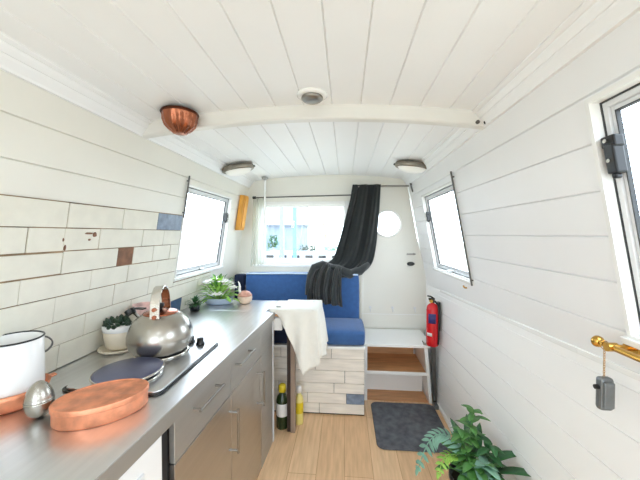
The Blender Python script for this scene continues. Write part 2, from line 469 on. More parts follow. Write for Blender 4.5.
side_window('window_1', LX, -1, *Lh[0], 'c'); side_window('window_2', RX, 1, *Rh[0], 'c'); side_window('window_3', RX, 1, *Rh[1], 'big')
side_window('fill_window_5', LX, -1, *Lh[1], 'c'); side_window('fill_window_6', LX, -1, *Lh[2], 'c'); side_window('fill_window_7', RX, 1, *Rh[2], 'c')  # unseen aft windows, added to let in more light

# bow window
w = thing('window_4', '', '', (-.42, Y1, HZ0)); del w['label']; del w['category']; st(w)
def fr(bm, x0, x1, z0, z1, wd, ya, yb):
    box(bm, x0, x0+wd, ya, yb, z0, z1); box(bm, x1-wd, x1, ya, yb, z0, z1); box(bm, x0+wd, x1-wd, ya, yb, z0, z0+wd); box(bm, x0+wd, x1-wd, ya, yb, z1-wd, z1)
bm = NB(); fr(bm, HX0-.03, HX1+.03, HZ0-.03, HZ1+.03, .034, Y1-.012, Y1+.02); obj('window_frame', bm, M['gloss'], w, bevel=.003)
bm = NB(); fr(bm, HX0+.0, HX1-.0, HZ0+.0, HZ1-.0, .022, Y1+.022, Y1+.045); obj('sash', bm, M['gloss'], w, bevel=.003)
bm = box(NB(), HX0+.02, HX1-.02, Y1+.03, Y1+.034, HZ0+.02, HZ1-.02); obj('glass_pane', bm, M['glass'], w)
bm = box(NB(), HX0-.04, HX1+.04, Y1-.045, Y1-.012, HZ0-.055, HZ0-.03); obj('window_sill', bm, M['gloss'], w, bevel=.004)

# bow door with porthole
d = thing('door_1', '', '', (.42, Y1-.02, .47)); del d['label']; del d['category']; st(d)
px, pz, pr = .392, 1.445, .116
bm = NB()
outl = [(.150, .475), (.742, .475), (.742, 1.0), (.665, 1.3), (.574, 1.79), (.150, 1.79)]
def at_angle(a):
    # outline intersection from the porthole centre
    dx, dz = math.cos(a), math.sin(a); best = 9
    for i in range(len(outl)):
        (x1, z1), (x2, z2) = outl[i], outl[(i+1) % len(outl)]
        ex, ez = x2-x1, z2-z1; det = dx*ez-dz*ex
        if abs(det) < 1e-9: continue
        t = ((x1-px)*ez-(z1-pz)*ex)/det; u = ((x1-px)*dz-(z1-pz)*dx)/det
        if t > 0 and -1e-6 <= u <= 1+1e-6: best = min(best, t)
    return (px+dx*best, pz+dz*best)
angs = sorted(set([2*PI*k/72 for k in range(72)]+[math.atan2(z-pz, x-px) % (2*PI) for x, z in outl]))
for ya in (0,):
    I = [[bm.verts.new((px+pr*math.cos(a), y, pz+pr*math.sin(a))) for a in angs] for y in (Y1-.022, Y1+.018)]
    O = [[bm.verts.new((at_angle(a)[0], y, at_angle(a)[1])) for a in angs] for y in (Y1-.022, Y1+.018)]
    n = len(angs)
    for k in range(n):
        k2 = (k+1) % n
        for s_ in (0, 1): bm.faces.new((I[s_][k], I[s_][k2], O[s_][k2], O[s_][k]))
        bm.faces.new((I[0][k], I[0][k2], I[1][k2], I[1][k])); bm.faces.new((O[0][k], O[0][k2], O[1][k2], O[1][k]))
obj('door_panel', bm, M['door'], d)
bm = NB(); tube(bm, [(px+(pr+.006)*math.cos(a*PI/24), Y1-.024, pz+(pr+.006)*math.sin(a*PI/24)) for a in range(48)], .010, 8, True)
obj('porthole_rim', bm, M['gloss'], d, smooth=True)
bm = NB(); lathe(bm, [(pr, -.002), (pr, .002)], (px, Y1+.0, pz), 48, mtx=Matrix.Rotation(PI/2, 3, 'X').to_4x4()); obj('glass_pane', bm, M['glass'], d)
bm = NB(); box(bm, .565, .645, Y1-.045, Y1-.033, 1.158, 1.172); cyl(bm, (.63, Y1-.04, 1.165), (.63, Y1-.022, 1.165), .010); obj('door_handle', bm, M['nickel'], d, bevel=.003)
bm = NB(); lathe(bm, [(.03, 0), (.03, .012), (.022, .02)], (.605, Y1-.022, 1.075), 24, 1.15, .62, mtx=Matrix.Rotation(PI/2, 3, 'X').to_4x4()); obj('door_lock', bm, M['black'], d)
for hx in (.236, .441, .643):
    bm = NB(); cyl(bm, (hx, Y1-.022, .665), (hx, Y1-.034, .665), .012, 14); tube(bm, [(hx, Y1-.034, .662), (hx, Y1-.042, .645), (hx, Y1-.05, .632), (hx, Y1-.056, .645)], .004, 8)
    obj('hook', bm, M['alupaint'], d, smooth=False)
bm = NB(); box(bm, .16, .742, Y1-.026, Y1-.022, .60, .606); box(bm, .165, .172, Y1-.027, Y1-.022, .48, 1.78); obj('door_bead', bm, M['gloss'], d)
# slanted door post between the door and the side
bm = NB(); hexa(bm, [(.74, Y1-.035, .47), (.76, Y1-.035, .47), (.76, Y1, .47), (.74, Y1, .47), (.742, Y1-.035, 1.0), (.76, Y1-.035, 1.0), (.76, Y1, 1.0), (.742, Y1, 1.0)])
hexa(bm, [(.742, Y1-.035, 1.0), (.76, Y1-.035, 1.0), (.76, Y1, 1.0), (.742, Y1, 1.0), (.575, Y1-.035, 1.80), (.60, Y1-.035, 1.80), (.60, Y1, 1.80), (.575, Y1, 1.80)])
st(obj('trim_5', bm, M['gloss']))

# ------------------------------------------------------------------ tiled splashback on left wall
sp = thing('tile_splashback', 'whitewashed brick-shaped tiles covering the left wall above the steel worktop', 'tiles', (-1.06, .8, .845))
rows = [1.462, 1.372, 1.289, 1.206, 1.125, 1.03, .94, .847]
joints = [[-.3, .13, .46, .74, .99, 1.254, 1.50, 1.735],
          [-.3, .05, .3, .62, .861, .985, 1.14, 1.40, 1.57, 1.735],
          [-.3, .1, .42, .70, .989, 1.25, 1.35, 1.50, 1.65, 1.735],
          [-.3, .0, .3, .58, .856, 1.124, 1.33, 1.55, 1.735],
          [-.3, .12, .40, .72, .981, 1.26, 1.50, 1.735, 2.0, 2.25],
          [-.3, .02, .32, .60, .88, 1.12, 1.38, 1.62, 1.80, 2.05, 2.25],
          [-.3, .15, .45, .75, 1.02, 1.30, 1.62, 1.86, 1.98, 2.25]]
bw = NB(); rnd = random.Random(3)
def tl(bm, a, b, zt, zb, dd):
    F = lambda y, z, d: (LX(z)+d, y, z)
    hexa(bm, [F(a, zb, 0), F(b, zb, 0), F(b, zb, dd), F(a, zb, dd), F(a, zt, 0), F(b, zt, 0), F(b, zt, dd), F(a, zt, dd)]); return bm
specials = []
for r, js in enumerate(joints):
    zt, zb = rows[r], rows[r+1]
    for a, b in zip(js, js[1:]):
        g = .0012+.0016*rnd.random(); gy = .001+.0012*rnd.random()
        if a >= 1.73 and zt > 1.06: zt2 = 1.055
        else: zt2 = zt
        if r in (2, 3) and b < 1.2: g += .0014
        if r == 2 and b < 1.0: g += .0012
        args = (a+gy, b-gy, zt2-g, zb+g*.5, .009+.003*rnd.random())
        if r == 0 and a == 1.50: specials.append(('blue_tile', 'slate', args)); continue
        if r == 2 and a == 1.25: specials.append(('brown_tile', 'brown', args)); continue
        if r == 6 and a == 1.62: specials.append(('dark_blue_tile', 'dblue', args)); continue
        tl(bw, *args)
obj('white_tile', bw, M['tile'], sp, bevel=.0018)
for nme, mm, args in specials:
    o = obj(nme, tl(NB(), *args), M[mm], sp, bevel=.0018); o['label'] = nme.replace('_', ' ')
bm = NB(); tl(bm, -.3, 1.735, 1.464, .846, .0065); tl(bm, 1.735, 2.25, 1.056, .846, .0065); obj('grout_bed', bm, M['grout'], sp)
for (y, z, w_, h_) in ((1.085, 1.352, .035, .008), (1.112, 1.347, .016, .018), (1.09, 1.328, .008, .008), (.99, 1.30, .008, .02), (.98, 1.33, .006, .012)):
    pl = [(y+w_/2*math.cos(a)*(.8+.4*rnd.random()), z+h_/2*math.sin(a)*(.8+.4*rnd.random())) for a in [2*PI*k/9 for k in range(9)]]
    o = obj('chipped_patch', prism(NB(), pl, lambda u, v, dd: (LX(v)+dd, u, v), .010, .0135), M['brown'], sp); o['label'] = 'bare brown chip'

# dark rods beside the side windows
def slant_rod(name, X, s, y, z0, z1, label):
    bm = NB(); cyl(bm, (X(z0)-s*.012, y, z0), (X(z1)-s*.012, y, z1), .005, 10)
    for zz in (z0+.03, z1-.03): cyl(bm, (X(zz)-s*.014, y, zz), (X(zz)+s*.004, y, zz), .004, 8)
    tag(obj(name, bm, M['soft'], loc=(X(z0), y, z0)), label, 'rod')
slant_rod('blind_rod', LX, -1, 1.742, 1.45, 1.70, 'thin dark upright rod at the near edge of the left window')
slant_rod('blind_rod', RX, 1, 1.742, 1.06, 1.70, 'long thin dark slanted rod along the near edge of the middle right window')

# ------------------------------------------------------------------ ceiling fittings
def bulkhead_lamp(loc, label, rz):
    t = thing('bulkhead_lamp', label, 'lamp', loc, 'ceiling lamps by the bow')
    x, y, z = loc
    bm = NB(); lathe(bm, [(.114, .004), (.120, -.008), (.121, -.026), (.112, -.034), (.098, -.03)], loc, 40, 1, .62); obj('lamp_rim', bm, M['rim'], t, smooth=True)
    bm = NB(); lathe(bm, [(.100, -.015), (.098, -.034), (.082, -.050), (.05, -.060), (0, -.062)], loc, 40, 1, .58); obj('lamp_glass', bm, M['lampglass'], t, smooth=True)
    for sx in (-1, 1): obj('clip', cyl(NB(), (x+sx*.118, y, z-.018), (x+sx*.130, y, z-.018), .007, 10), M['soft'], t)
    t.rotation_euler = (0, rz, 0)
    return t
bulkhead_lamp((-.795, 2.18, 1.851), 'oval ceiling lamp with nickel rim above the left window', -.16)
bulkhead_lamp((.478, 2.20, 1.851), 'oval ceiling lamp with nickel rim above the middle right window', .14)

t = thing('copper_mould_lamp', 'fluted copper jelly-mould lampshade fixed to ceiling before the beam', 'lamp', (-.70, 1.235, 1.872))
fl = lambda a, z: 1+.045*math.cos(12*a)*min(1, max(0, -z/.03))
bm = NB(); lathe(bm, [(.070, .002), (.074, -.006), (.070, -.012), (.068, -.032), (.060, -.056), (.046, -.072), (.034, -.078), (.028, -.086), (.016, -.088), (0, -.088)], (-.705, 1.24, 1.866), 96, flute=fl)
obj('shade', bm, M['copper'], t, smooth=True)
bm = NB(); lathe(bm, [(.073, .004), (.077, -.002), (.074, -.008)], (-.705, 1.24, 1.866), 48); obj('shade_rim', bm, mat('dark_copper', srgb(92, 52, 38), .35, 1), t, smooth=True)

t = thing('ceiling_vent', 'round white and chrome mushroom vent on ceiling in front of beam', 'vent', (-.132, 1.205, 1.907))
bm = NB(); lathe(bm, [(.060, .002), (.062, -.004), (.054, -.010), (.03, -.010)], (-.132, 1.205, 1.907), 40); obj('vent_rim', bm, M['gloss'], t, smooth=True)
bm = NB(); lathe(bm, [(.042, -.008), (.044, -.016), (.036, -.024), (.015, -.028), (0, -.0285)], (-.132, 1.205, 1.907), 40); obj('vent_cap', bm, M['nickel'], t, smooth=True)

# unseen lamps added further aft as fill light (behind the camera)
for k, (x, y) in enumerate(((-.173, -.2), (-.173, -1.2))):
    t = thing('fill_lamp', 'round dome fill lamp added unseen on the ceiling aft, %s' % ('nearer the galley' if k == 0 else 'nearer the stern opening'), 'lamp', (x, y, 1.905), 'added aft fill lamps')
    bm = NB(); lathe(bm, [(.13, 0), (.13, -.02), (.12, -.025)], (x, y, 1.905), 32); obj('fill_base', bm, M['gloss'], t, smooth=True)
    bm = NB(); lathe(bm, [(.12, -.022), (.11, -.05), (.07, -.07), (0, -.078)], (x, y, 1.905), 32); obj('fill_diffuser', bm, M['fillaft'], t, smooth=True)

# curtain rods and cloths at the bow
t = thing('curtain_rod', 'thin dark curtain rod over the bow window', 'curtain rod', (-.4, 2.80, 1.70))
bm = NB(); cyl(bm, (-.87, 2.80, 1.695), (.11, 2.80, 1.712), .006, 12); obj('rod', bm, M['soft'], t, smooth=False)
bm = NB(); cyl(bm, (-.875, 2.80, 1.695), (-.845, 2.80, 1.696), .013, 12); cyl(bm, (-.83, 2.80, 1.697), (-.83, 2.85, 1.697), .006, 10); obj('rod_end', bm, M['black'], t)
bm = NB(); cyl(bm, (.10, 2.80, 1.712), (.10, 2.85, 1.712), .006, 10); obj('bracket', bm, M['soft'], t)
t = thing('curtain_rod', 'short metal curtain rod over the bow door holding the dark curtain', 'curtain rod', (.34, 2.77, 1.78))
bm = NB(); cyl(bm, (.075, 2.78, 1.785), (.575, 2.78, 1.785), .009, 12); obj('rod', bm, M['nickel'], t)
for bx_ in (.09, .55): obj('bracket', cyl(NB(), (bx_, 2.78, 1.785), (bx_, 2.85, 1.785), .006, 10), M['nickel'], t)
bm = NB(); hexa(bm, [(.588, 2.70, 1.72), (.598, 2.70, 1.72), (.598, 2.715, 1.72), (.588, 2.715, 1.72), (.566, 2.70, 1.80), (.576, 2.70, 1.80), (.576, 2.715, 1.80), (.566, 2.715, 1.80)])
cyl(bm, (.57, 2.707, 1.79), (.592, 2.707, 1.79), .009)
tag(obj('coat_hook', bm, M['soft'], loc=(.585, 2.707, 1.72), bevel=.002), 'dark metal hook on the right side near the end of the door rod', 'hook')

def curtain(L, Rr, nf, amp, nu=90, nv=70, nrm=None):
    bm = NB()
    def fn(u, v):
        a = cr(L, v); b = cr(Rr, v); p = a.lerp(b, u)
        tg = (cr(L, min(1, v+.02))+cr(Rr, min(1, v+.02))-cr(L, max(0, v-.02))-cr(Rr, max(0, v-.02)))
        nn = (b-a).cross(tg); 
        if nn.length < 1e-6: nn = Vector((0, -1, 0))
        nn.normalize()
        if nn.y > 0: nn = -nn
        A = amp(v)
        ph = u*nf*2*PI+1.1*math.sin(2.2*v)+.6*math.sin(5*u+3*v)
        return p+nn*A*(math.sin(ph)+.35*math.sin(2.3*ph+1))
    return grid(bm, fn, nu, nv)
t = thing('dark_curtain', 'charcoal curtain hanging from the door rod and thrown over the blue seat back', 'curtain', (.15, 2.76, 1.79))
M['char2'] = mat('charcoal_curtain', srgb(34, 38, 38), .95, var=.1, vscale=30, bump=.3, bscale=300, sheen=.2)
Lp = [(.070, 2.762, 1.800), (.045, 2.768, 1.66), (.005, 2.77, 1.50), (-.055, 2.76, 1.28), (-.10, 2.74, 1.14), (-.15, 2.68, 1.09), (-.20, 2.58, 1.075)]
Rp = [(.322, 2.762, 1.800), (.315, 2.768, 1.66), (.308, 2.77, 1.50), (.285, 2.76, 1.26), (.235, 2.72, 1.08), (.11, 2.66, .985), (-.02, 2.55, .985)]
obj('hanging_fold', curtain(Lp, Rp, 2.7, lambda v: .007+.018*math.sin(PI*min(1, v+.06))), M['char2'], t, smooth=True, solid=.006)
Lq = [(-.17, 2.64, 1.07), (-.22, 2.54, 1.10), (-.27, 2.51, 1.045), (-.30, 2.505, .95), (-.315, 2.50, .88), (-.315, 2.50, .79)]
Rq = [(.0, 2.60, 1.03), (-.03, 2.54, 1.055), (-.03, 2.50, 1.01), (-.03, 2.495, .94), (-.03, 2.49, .86), (-.02, 2.49, .745)]
obj('hanging_tail', curtain(Lq, Rq, 4, lambda v: .010+.014*v, 80, 50), M['char'], t, smooth=True, solid=.006)
bm = NB(); tube(bm, [(-.12, 2.62, 1.07), (-.19, 2.54, 1.095), (-.26, 2.50, 1.07), (-.295, 2.495, 1.0), (-.31, 2.49, .92), (-.32, 2.49, .84)], [.02, .03, .03, .024, .02, .014], 12); obj('rolled_edge', bm, M['char'], t, smooth=True)
bm = NB(); tube(bm, [(.215, 2.73, 1.08), (.13, 2.69, 1.02), (.04, 2.62, 1.00), (-.06, 2.56, 1.05), (-.14, 2.53, 1.075)], [.022, .040, .042, .036, .022], 12); obj('rolled_edge', bm, M['char'], t, smooth=True)

bm = curtain([(-.87, 2.81, 1.69), (-.88, 2.81, 1.4), (-.90, 2.81, 1.04)], [(-.765, 2.80, 1.69), (-.765, 2.80, 1.4), (-.765, 2.80, 1.06)], 4, lambda v: .010)
tag(obj('voile_curtain', bm, M['voile'], smooth=True, solid=0, loc=(-.82, 2.805, 1.04)), 'sheer pale curtain bunched at the left end of the bow window', 'curtain')
t = thing('white_pole', 'thin white pole hanging from a ceiling flange left of the bow window', 'pole', (-.738, 2.72, 1.10))
bm = NB(); cyl(bm, (-.738, 2.72, 1.10), (-.735, 2.72, 1.858), .0095, 14); obj('pole', bm, M['gloss'], t, smooth=False)
bm = NB(); lathe(bm, [(.03, .004), (.03, -.004), (.014, -.014), (.010, -.02)], (-.735, 2.72, 1.864), 24); obj('flange', bm, M['alu'], t, smooth=True)

# orange wooden wall box
t = thing('wooden_wall_box', 'narrow orange wooden box fixed high on the left side by the bow', 'wall box', (-.96, 2.70, 1.37))
bm = NB(); F = lambda y, z, d: (LX(z)+d, y, z)
hexa(bm, [F(2.63, 1.385, .004), F(2.745, 1.385, .004), F(2.745, 1.385, .05), F(2.63, 1.385, .05), F(2.63, 1.70, .004), F(2.745, 1.70, .004), F(2.745, 1.70, .05), F(2.63, 1.70, .05)])
obj('box_body', bm, M['orange'], t, bevel=.006)
bm = NB(); hexa(bm, [F(2.645, 1.40, .05), F(2.73, 1.40, .05), F(2.73, 1.40, .058), F(2.645, 1.40, .058), F(2.645, 1.685, .05), F(2.73, 1.685, .05), F(2.73, 1.685, .058), F(2.645, 1.685, .058)])
obj('front_panel', bm, M['orange'], t, bevel=.003)

# ------------------------------------------------------------------ bench
t = thing('bench_base', 'bench base clad in whitewashed boards with one slate tile', 'bench', (-.4, 2.4, 0))
bm = box(NB(), -1.02, .145, 2.222, 2.84, 0, .50); obj('carcass', bm, M['gapdark'], t)
zz = [.012, .087, .164, .240, .334, .424, .500]
jx = [[-.95, -.55, -.19, .145], [-.95, -.62, -.28, .012, .145], [-.95, -.5, -.08, .145], [-.95, -.66, -.40, .0, .145], [-.95, -.58, -.22, .145], [-.95, -.48, -.1, .145]]
bm = NB()
for r in range(6):
    for a, b in zip(jx[r], jx[r][1:]):
        if r == 1 and a == .012: continue
        box(bm, a+.0015, b-.0015, 2.208+.002*rnd.random(), 2.224, zz[r]+.0015, zz[r+1]-.0015)
obj('board_cladding', bm, M['wash'], t, bevel=.002)
bm = box(NB(), .0135, .1435, 2.2075, 2.224, .0885, .1625); o = obj('slate_tile', bm, M['slate'], t, bevel=.002); o['label'] = 'blue grey slate tile'
bm = box(NB(), -1.0, .150, 2.198, 2.84, .50, .520); obj('seat_board', bm, M['gloss'], t, bevel=.003)

def cushion(name, label, x0, x1, y0, y1, z0, z1, m, puff=.012, lean=0):
    bm = NB(); nx, ny, nz = 10, 6, 4
    bmesh.ops.create_cube(bm, size=1)
    bmesh.ops.subdivide_edges(bm, edges=bm.edges[:], cuts=9, use_grid_fill=True)
    for v in bm.verts:
        u = v.co*2
        f = lambda a: 1-abs(a)**4
        p = Vector((u.x*(1+puff/(x1-x0)*2*f(u.y)*f(u.z)), u.y*(1+puff/(y1-y0)*2*f(u.x)*f(u.z)), u.z*(1+puff/(z1-z0)*2*f(u.x)*f(u.y))))
        v.co = Vector(((x0+x1)/2+p.x*(x1-x0)/2, (y0+y1)/2+p.y*(y1-y0)/2, (z0+z1)/2+p.z*(z1-z0)/2))
        v.co.y += lean*(v.co.z-z0)
    o = obj(name, bm, m, smooth=True, loc=((x0+x1)/2, (y0+y1)/2, z0), bevel=.014)
    return tag(o, label, 'cushion')
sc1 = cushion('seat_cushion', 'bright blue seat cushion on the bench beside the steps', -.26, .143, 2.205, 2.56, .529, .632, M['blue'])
cushion('seat_cushion', 'navy seat cushion on the bench behind the table post', -.98, -.285, 2.205, 2.56, .529, .632, M['darkblue'])
bk_ = cushion('back_cushion', 'long blue back cushion along the bench below the bow window', -.88, .118, 2.585, 2.675, .527, 1.000, M['blue'], .008, .05)
bm = NB(); tube(bm, [(-.872, 2.598, .998), (-.5, 2.592, 1.004), (-.1, 2.592, 1.004), (.112, 2.598, .998)], .007, 8); obj('piping', bm, M['piping'], bk_, smooth=True)
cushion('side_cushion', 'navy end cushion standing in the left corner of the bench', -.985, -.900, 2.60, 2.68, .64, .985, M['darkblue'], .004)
bm = box(NB(), -1.0, .125, 2.72, 2.845, .60, .985); st(obj('trim_6', bm, M['gloss'], bevel=.004))

# ------------------------------------------------------------------ steps
t = thing('step_unit', 'white painted step unit with brown wooden treads below the bow door', 'steps', (.42, 2.45, 0))
bm = box(NB(), .153, .70, 2.43, 2.845, .440, .462); obj('top_board', bm, M['gloss'], t, bevel=.003)
bm = box(NB(), .155, .182, 2.43, 2.84, 0, .44); obj('side_panel', bm, M['gloss'], t, bevel=.002)
bm = NB(); hexa(bm, [(.672, 2.425, 0), (.695, 2.425, 0), (.695, 2.84, 0), (.672, 2.84, 0), (.630, 2.425, .44), (.655, 2.425, .44), (.655, 2.84, .44), (.630, 2.84, .44)]); obj('side_panel', bm, M['gloss'], t)
bm = box(NB(), .182, .652, 2.44, 2.82, .222, .240); obj('tread', bm, M['wood'], t)
bm = box(NB(), .182, .656, 2.43, 2.441, .218, .243); obj('shelf_edge', bm, M['gloss'], t, bevel=.002)
bm = box(NB(), .182, .632, 2.81, 2.835, .24, .44); obj('back_panel', bm, M['wood'], t)
bm = box(NB(), .182, .660, 2.60, 2.615, .004, .222); obj('riser', bm, M['gloss'], t)
bm = box(NB(), .182, .664, 2.44, 2.60, .001, .006); obj('tread', bm, M['wood'], t)

# mat
bm = NB(); pts = []
mx0, mx1, my0, my1, rr = .205, .690, 1.875, 2.40, .05
for cx_, cy_, a0 in ((mx1-rr, my1-rr, 0), (mx0+rr, my1-rr, 90), (mx0+rr, my0+rr, 180), (mx1-rr, my0+rr, 270)):
    for k in range(7):
        a = math.radians(a0+15*k); pts.append((cx_+rr*math.cos(a), cy_+rr*math.sin(a)))
prism(bm, pts, lambda u, v, dd: (u, v, dd), .001, .011)
tag(obj('door_mat', bm, M['mat'], loc=(.44, 2.13, 0), bevel=.003), 'dark grey mat with rounded corners on the floor before the steps', 'mat')

# ------------------------------------------------------------------ fire extinguisher, conduit
ex, ey = .684, 2.40
t = thing('fire_extinguisher', 'red fire extinguisher hung on the right side near the steps', 'fire extinguisher', (ex, ey, .48))
bm = NB(); lathe(bm, [(.0, .475), (.040, .477), (.046, .487), (.047, .52), (.047, .755), (.042, .785), (.027, .803), (.015, .808), (.015, .82)], (ex, ey, 0), 36); obj('cylinder_body', bm, M['red'], t, smooth=True)
def arc_label(z0, z1, a0, a1, r, m, nme):
    bm = NB(); k = 14
    for i in range(k):
        a, b = math.radians(a0+(a1-a0)*i/k), math.radians(a0+(a1-a0)*(i+1)/k)
        bm.faces.new([bm.verts.new((ex+r*math.cos(q), ey+r*math.sin(q), z)) for q, z in ((a, z0), (b, z0), (b, z1), (a, z1))])
    bmesh.ops.remove_doubles(bm, verts=bm.verts[:], dist=1e-5)
    obj(nme, bm, m, t, smooth=True, solid=.0008)
arc_label(.66, .735, 215, 285, .0478, M['bluelabel'], 'dark_label'); arc_label(.56, .585, 200, 250, .0478, M['label'], 'white_label')
bm = NB(); cyl(bm, (ex, ey, .815), (ex, ey, .838), .016, 16); box(bm, ex-.03, ex+.014, ey-.009, ey+.009, .836, .85); tube(bm, [(ex+.01, ey, .845), (ex-.015, ey, .862), (ex-.04, ey, .866)], .006, 8); obj('valve', bm, M['black'], t)
bm = NB(); cyl(bm, (ex-.018, ey-.012, .83), (ex-.018, ey-.026, .83), .013, 16); obj('gauge', bm, M['brass'], t)
bm = NB(); tube(bm, [(ex+.014, ey-.01, .828), (ex+.034, ey-.034, .80), (ex+.038, ey-.038, .72), (ex+.036, ey-.038, .55), (ex+.032, ey-.036, .50)], .008, 10); obj('hose', bm, M['black'], t, smooth=True)
bm = box(NB(), ex+.040, .738, ey-.02, ey+.02, .60, .82); obj('wall_bracket', bm, M['black'], t)
bm = NB(); hexa(bm, [(.700, 2.415, 0), (.726, 2.415, 0), (.726, 2.435, 0), (.700, 2.435, 0), (.676, 2.405, .47), (.712, 2.405, .47), (.712, 2.43, .47), (.676, 2.43, .47)])
tag(obj('dark_strip', bm, M['soft'], loc=(.69, 2.42, 0)), 'narrow dark grey strip between the step unit and right side below the extinguisher', 'strip')
bm = NB(); cyl(bm, (.66, 2.36, .56), (.735, 2.36, .58), .006, 10); tube(bm, [(.66, 2.36, .56), (.648, 2.36, .548), (.640, 2.36, .556), (.638, 2.36, .57)], .006, 8)
bm.free()
bm = NB(); hexa(bm, [(.625, 2.43, .465), (.665, 2.43, .465), (.665, 2.445, .465), (.625, 2.445, .465), (.62, 2.43, .478), (.665, 2.43, .478), (.665, 2.445, .478), (.62, 2.445, .478)]); cyl(bm, (.63, 2.44, .475), (.615, 2.43, .50), .005, 8)
tag(obj('metal_bracket', bm, M['alu'], loc=(.64, 2.43, .462)), 'little metal catch on the top step below the extinguisher', 'bracket')
bm = NB(); box(bm, .685, .720, 2.34, 2.398, .0, .03); cyl(bm, (.70, 2.37, .03), (.70, 2.37, .04), .010)
tag(obj('floor_catch', bm, M['device'], loc=(.677, 2.384, 0), bevel=.004), 'small grey metal fitting on the floor at the foot of the step unit', 'fitting')
# brass hook on the middle window ledge
bm = NB(); tube(bm, [(.752, 1.86, 1.028), (.735, 1.86, 1.026), (.715, 1.86, 1.028), (.708, 1.86, 1.04)], .005, 8)
tag(obj('brass_hook', bm, M['brass'], smooth=True, loc=(.735, 1.86, 1.02)), 'small brass hook below the middle right window', 'hook')

# ------------------------------------------------------------------ worktop, cabinets
TAPER[0] = True   # the run follows the taper of the hull
t = thing('worktop', 'long brushed steel worktop with a folded front lip', 'worktop', (-.78, .9, .80))
bm = box(NB(), LX(.82)+.004, -.485, -.3, 1.91, .829, .845); obj('top_sheet', bm, M['steel'], t, bevel=.002)
bm = box(NB(), -.487, -.483, -.3, 1.91, .797, .8445); obj('front_lip', bm, M['drawer'], t, bevel=.001)
bm = box(NB(), LX(.82)+.004, -.545, 1.912, 2.235, .829, .8445); obj('side_extension', bm, M['steel'], t, bevel=.002)
FX = -.494
def handle(parent, a, b, off=.03, r=.005):
    a = Vector(a); b = Vector(b); n = Vector((off, 0, 0)); dr = (b-a).normalized()*.012
    bm = NB(); cyl(bm, a+n-dr, b+n+dr, r, 12); cyl(bm, a-Vector((.002, 0, 0)), a+n, r*.9, 10); cyl(bm, b-Vector((.002, 0, 0)), b+n, r*.9, 10)
    return obj('handle', bm, M['nickel'], parent)
def cabinet(y0, y1, label, dh, vh):
    t = thing('kitchen_cabinet', label, 'cabinet', ((FX-1.05)/2, (y0+y1)/2, 0), 'steel kitchen cabinets')
    bm = NB(); box(bm, -1.03, FX-.020, y0, y1, .0, .826); obj('cabinet_body', bm, M['gapdark'], t)
    bm = box(NB(), FX-.018, FX, y0+.0015, y1-.0015, .658, .796); dr = obj('drawer_front', bm, M['drawer'], t, bevel=.0015)
    handle(dr, (FX, dh[0], .765), (FX, dh[1], .765))
    bm = box(NB(), FX-.018, FX, y0+.0015, y1-.0015, .012, .654); do = obj('door', bm, M['cabsteel'], t, bevel=.0015)
    handle(do, (FX, vh, .425), (FX, vh, .59), .040)
    return t
cabinet(.848, 1.253, 'steel-fronted cabinet with drawer and door next to the white fridge', (.955, 1.11), 1.232)
cabinet(1.255, 1.660, 'steel-fronted cabinet with drawer and door at the far end of the run', (1.30, 1.46), 1.59)
t = thing('end_panel', 'tall plain steel panel closing the far end of the cabinets', 'panel', (-.76, 1.8, 0))
bm = box(NB(), -1.03, FX, 1.662, 1.888, 0, .826); obj('panel_body', bm, M['drawer'], t, bevel=.0015)
bm = box(NB(), -1.03, FX+.004, 1.890, 1.912, 0, .826); obj('edge_panel', bm, M['alupaint'], t, bevel=.0015)
# dark strip painting in the gap's shade, and fridge
t = thing('fridge', 'white under-counter fridge below the near end of the worktop', 'fridge', (-.76, .46, 0))
bm = box(NB(), -1.02, -.538, .14, .80, .02, .79); obj('fridge_body', bm, M['gloss'], t, bevel=.004)
bm = box(NB(), -.536, -.498, .14, .80, .03, .785); fd = obj('door', bm, M['enamel'], t, bevel=.006)
bm = box(NB(), -.499, -.491, .42, .72, .715, .735); obj('handle', bm, M['alupaint'], fd, bevel=.003)
bm = box(NB(), -1.0, -.515, .804, .846, 0, .826); tag(obj('gap_shade', bm, M['gapdark'], loc=(-.76, .78, 0)), 'dark upright strip painting in the shaded gap between the fridge and first steel cabinet', 'panel')
bm = box(NB(), -1.0, -.50, -.3, .13, 0, .826); tag(obj('side_cupboard', bm, M['cabsteel'], loc=(-.75, -.1, 0), bevel=.002), 'plain steel cupboard under the worktop before the fridge', 'cupboard')

TAPER[0] = False
# ------------------------------------------------------------------ table and cloth
t = thing('side_table', 'small white table at the far end of the worktop on a brown post', 'table', (-.36, 2.0, 0))
bm = box(NB(), -.498, -.185, 1.92, 2.19, .832, .856); obj('table_top', bm, M['gloss'], t, bevel=.004)
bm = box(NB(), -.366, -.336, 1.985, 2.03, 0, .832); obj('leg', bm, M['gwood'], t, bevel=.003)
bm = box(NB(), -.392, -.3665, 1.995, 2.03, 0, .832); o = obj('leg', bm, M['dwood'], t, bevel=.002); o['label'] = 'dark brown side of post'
bm = box(NB(), -.48, -.41, 1.93, 2.15, .715, .800); obj('drawer', bm, M['gloss'], t, bevel=.006)
bm = NB(); tube(bm, [(-.495, 1.925, .80), (-.475, 1.925, .815), (-.44, 1.925, .818), (-.415, 1.925, .806), (-.405, 1.925, .785)], .008, 8); obj('wooden_edge', bm, M['wood'], t, smooth=True)

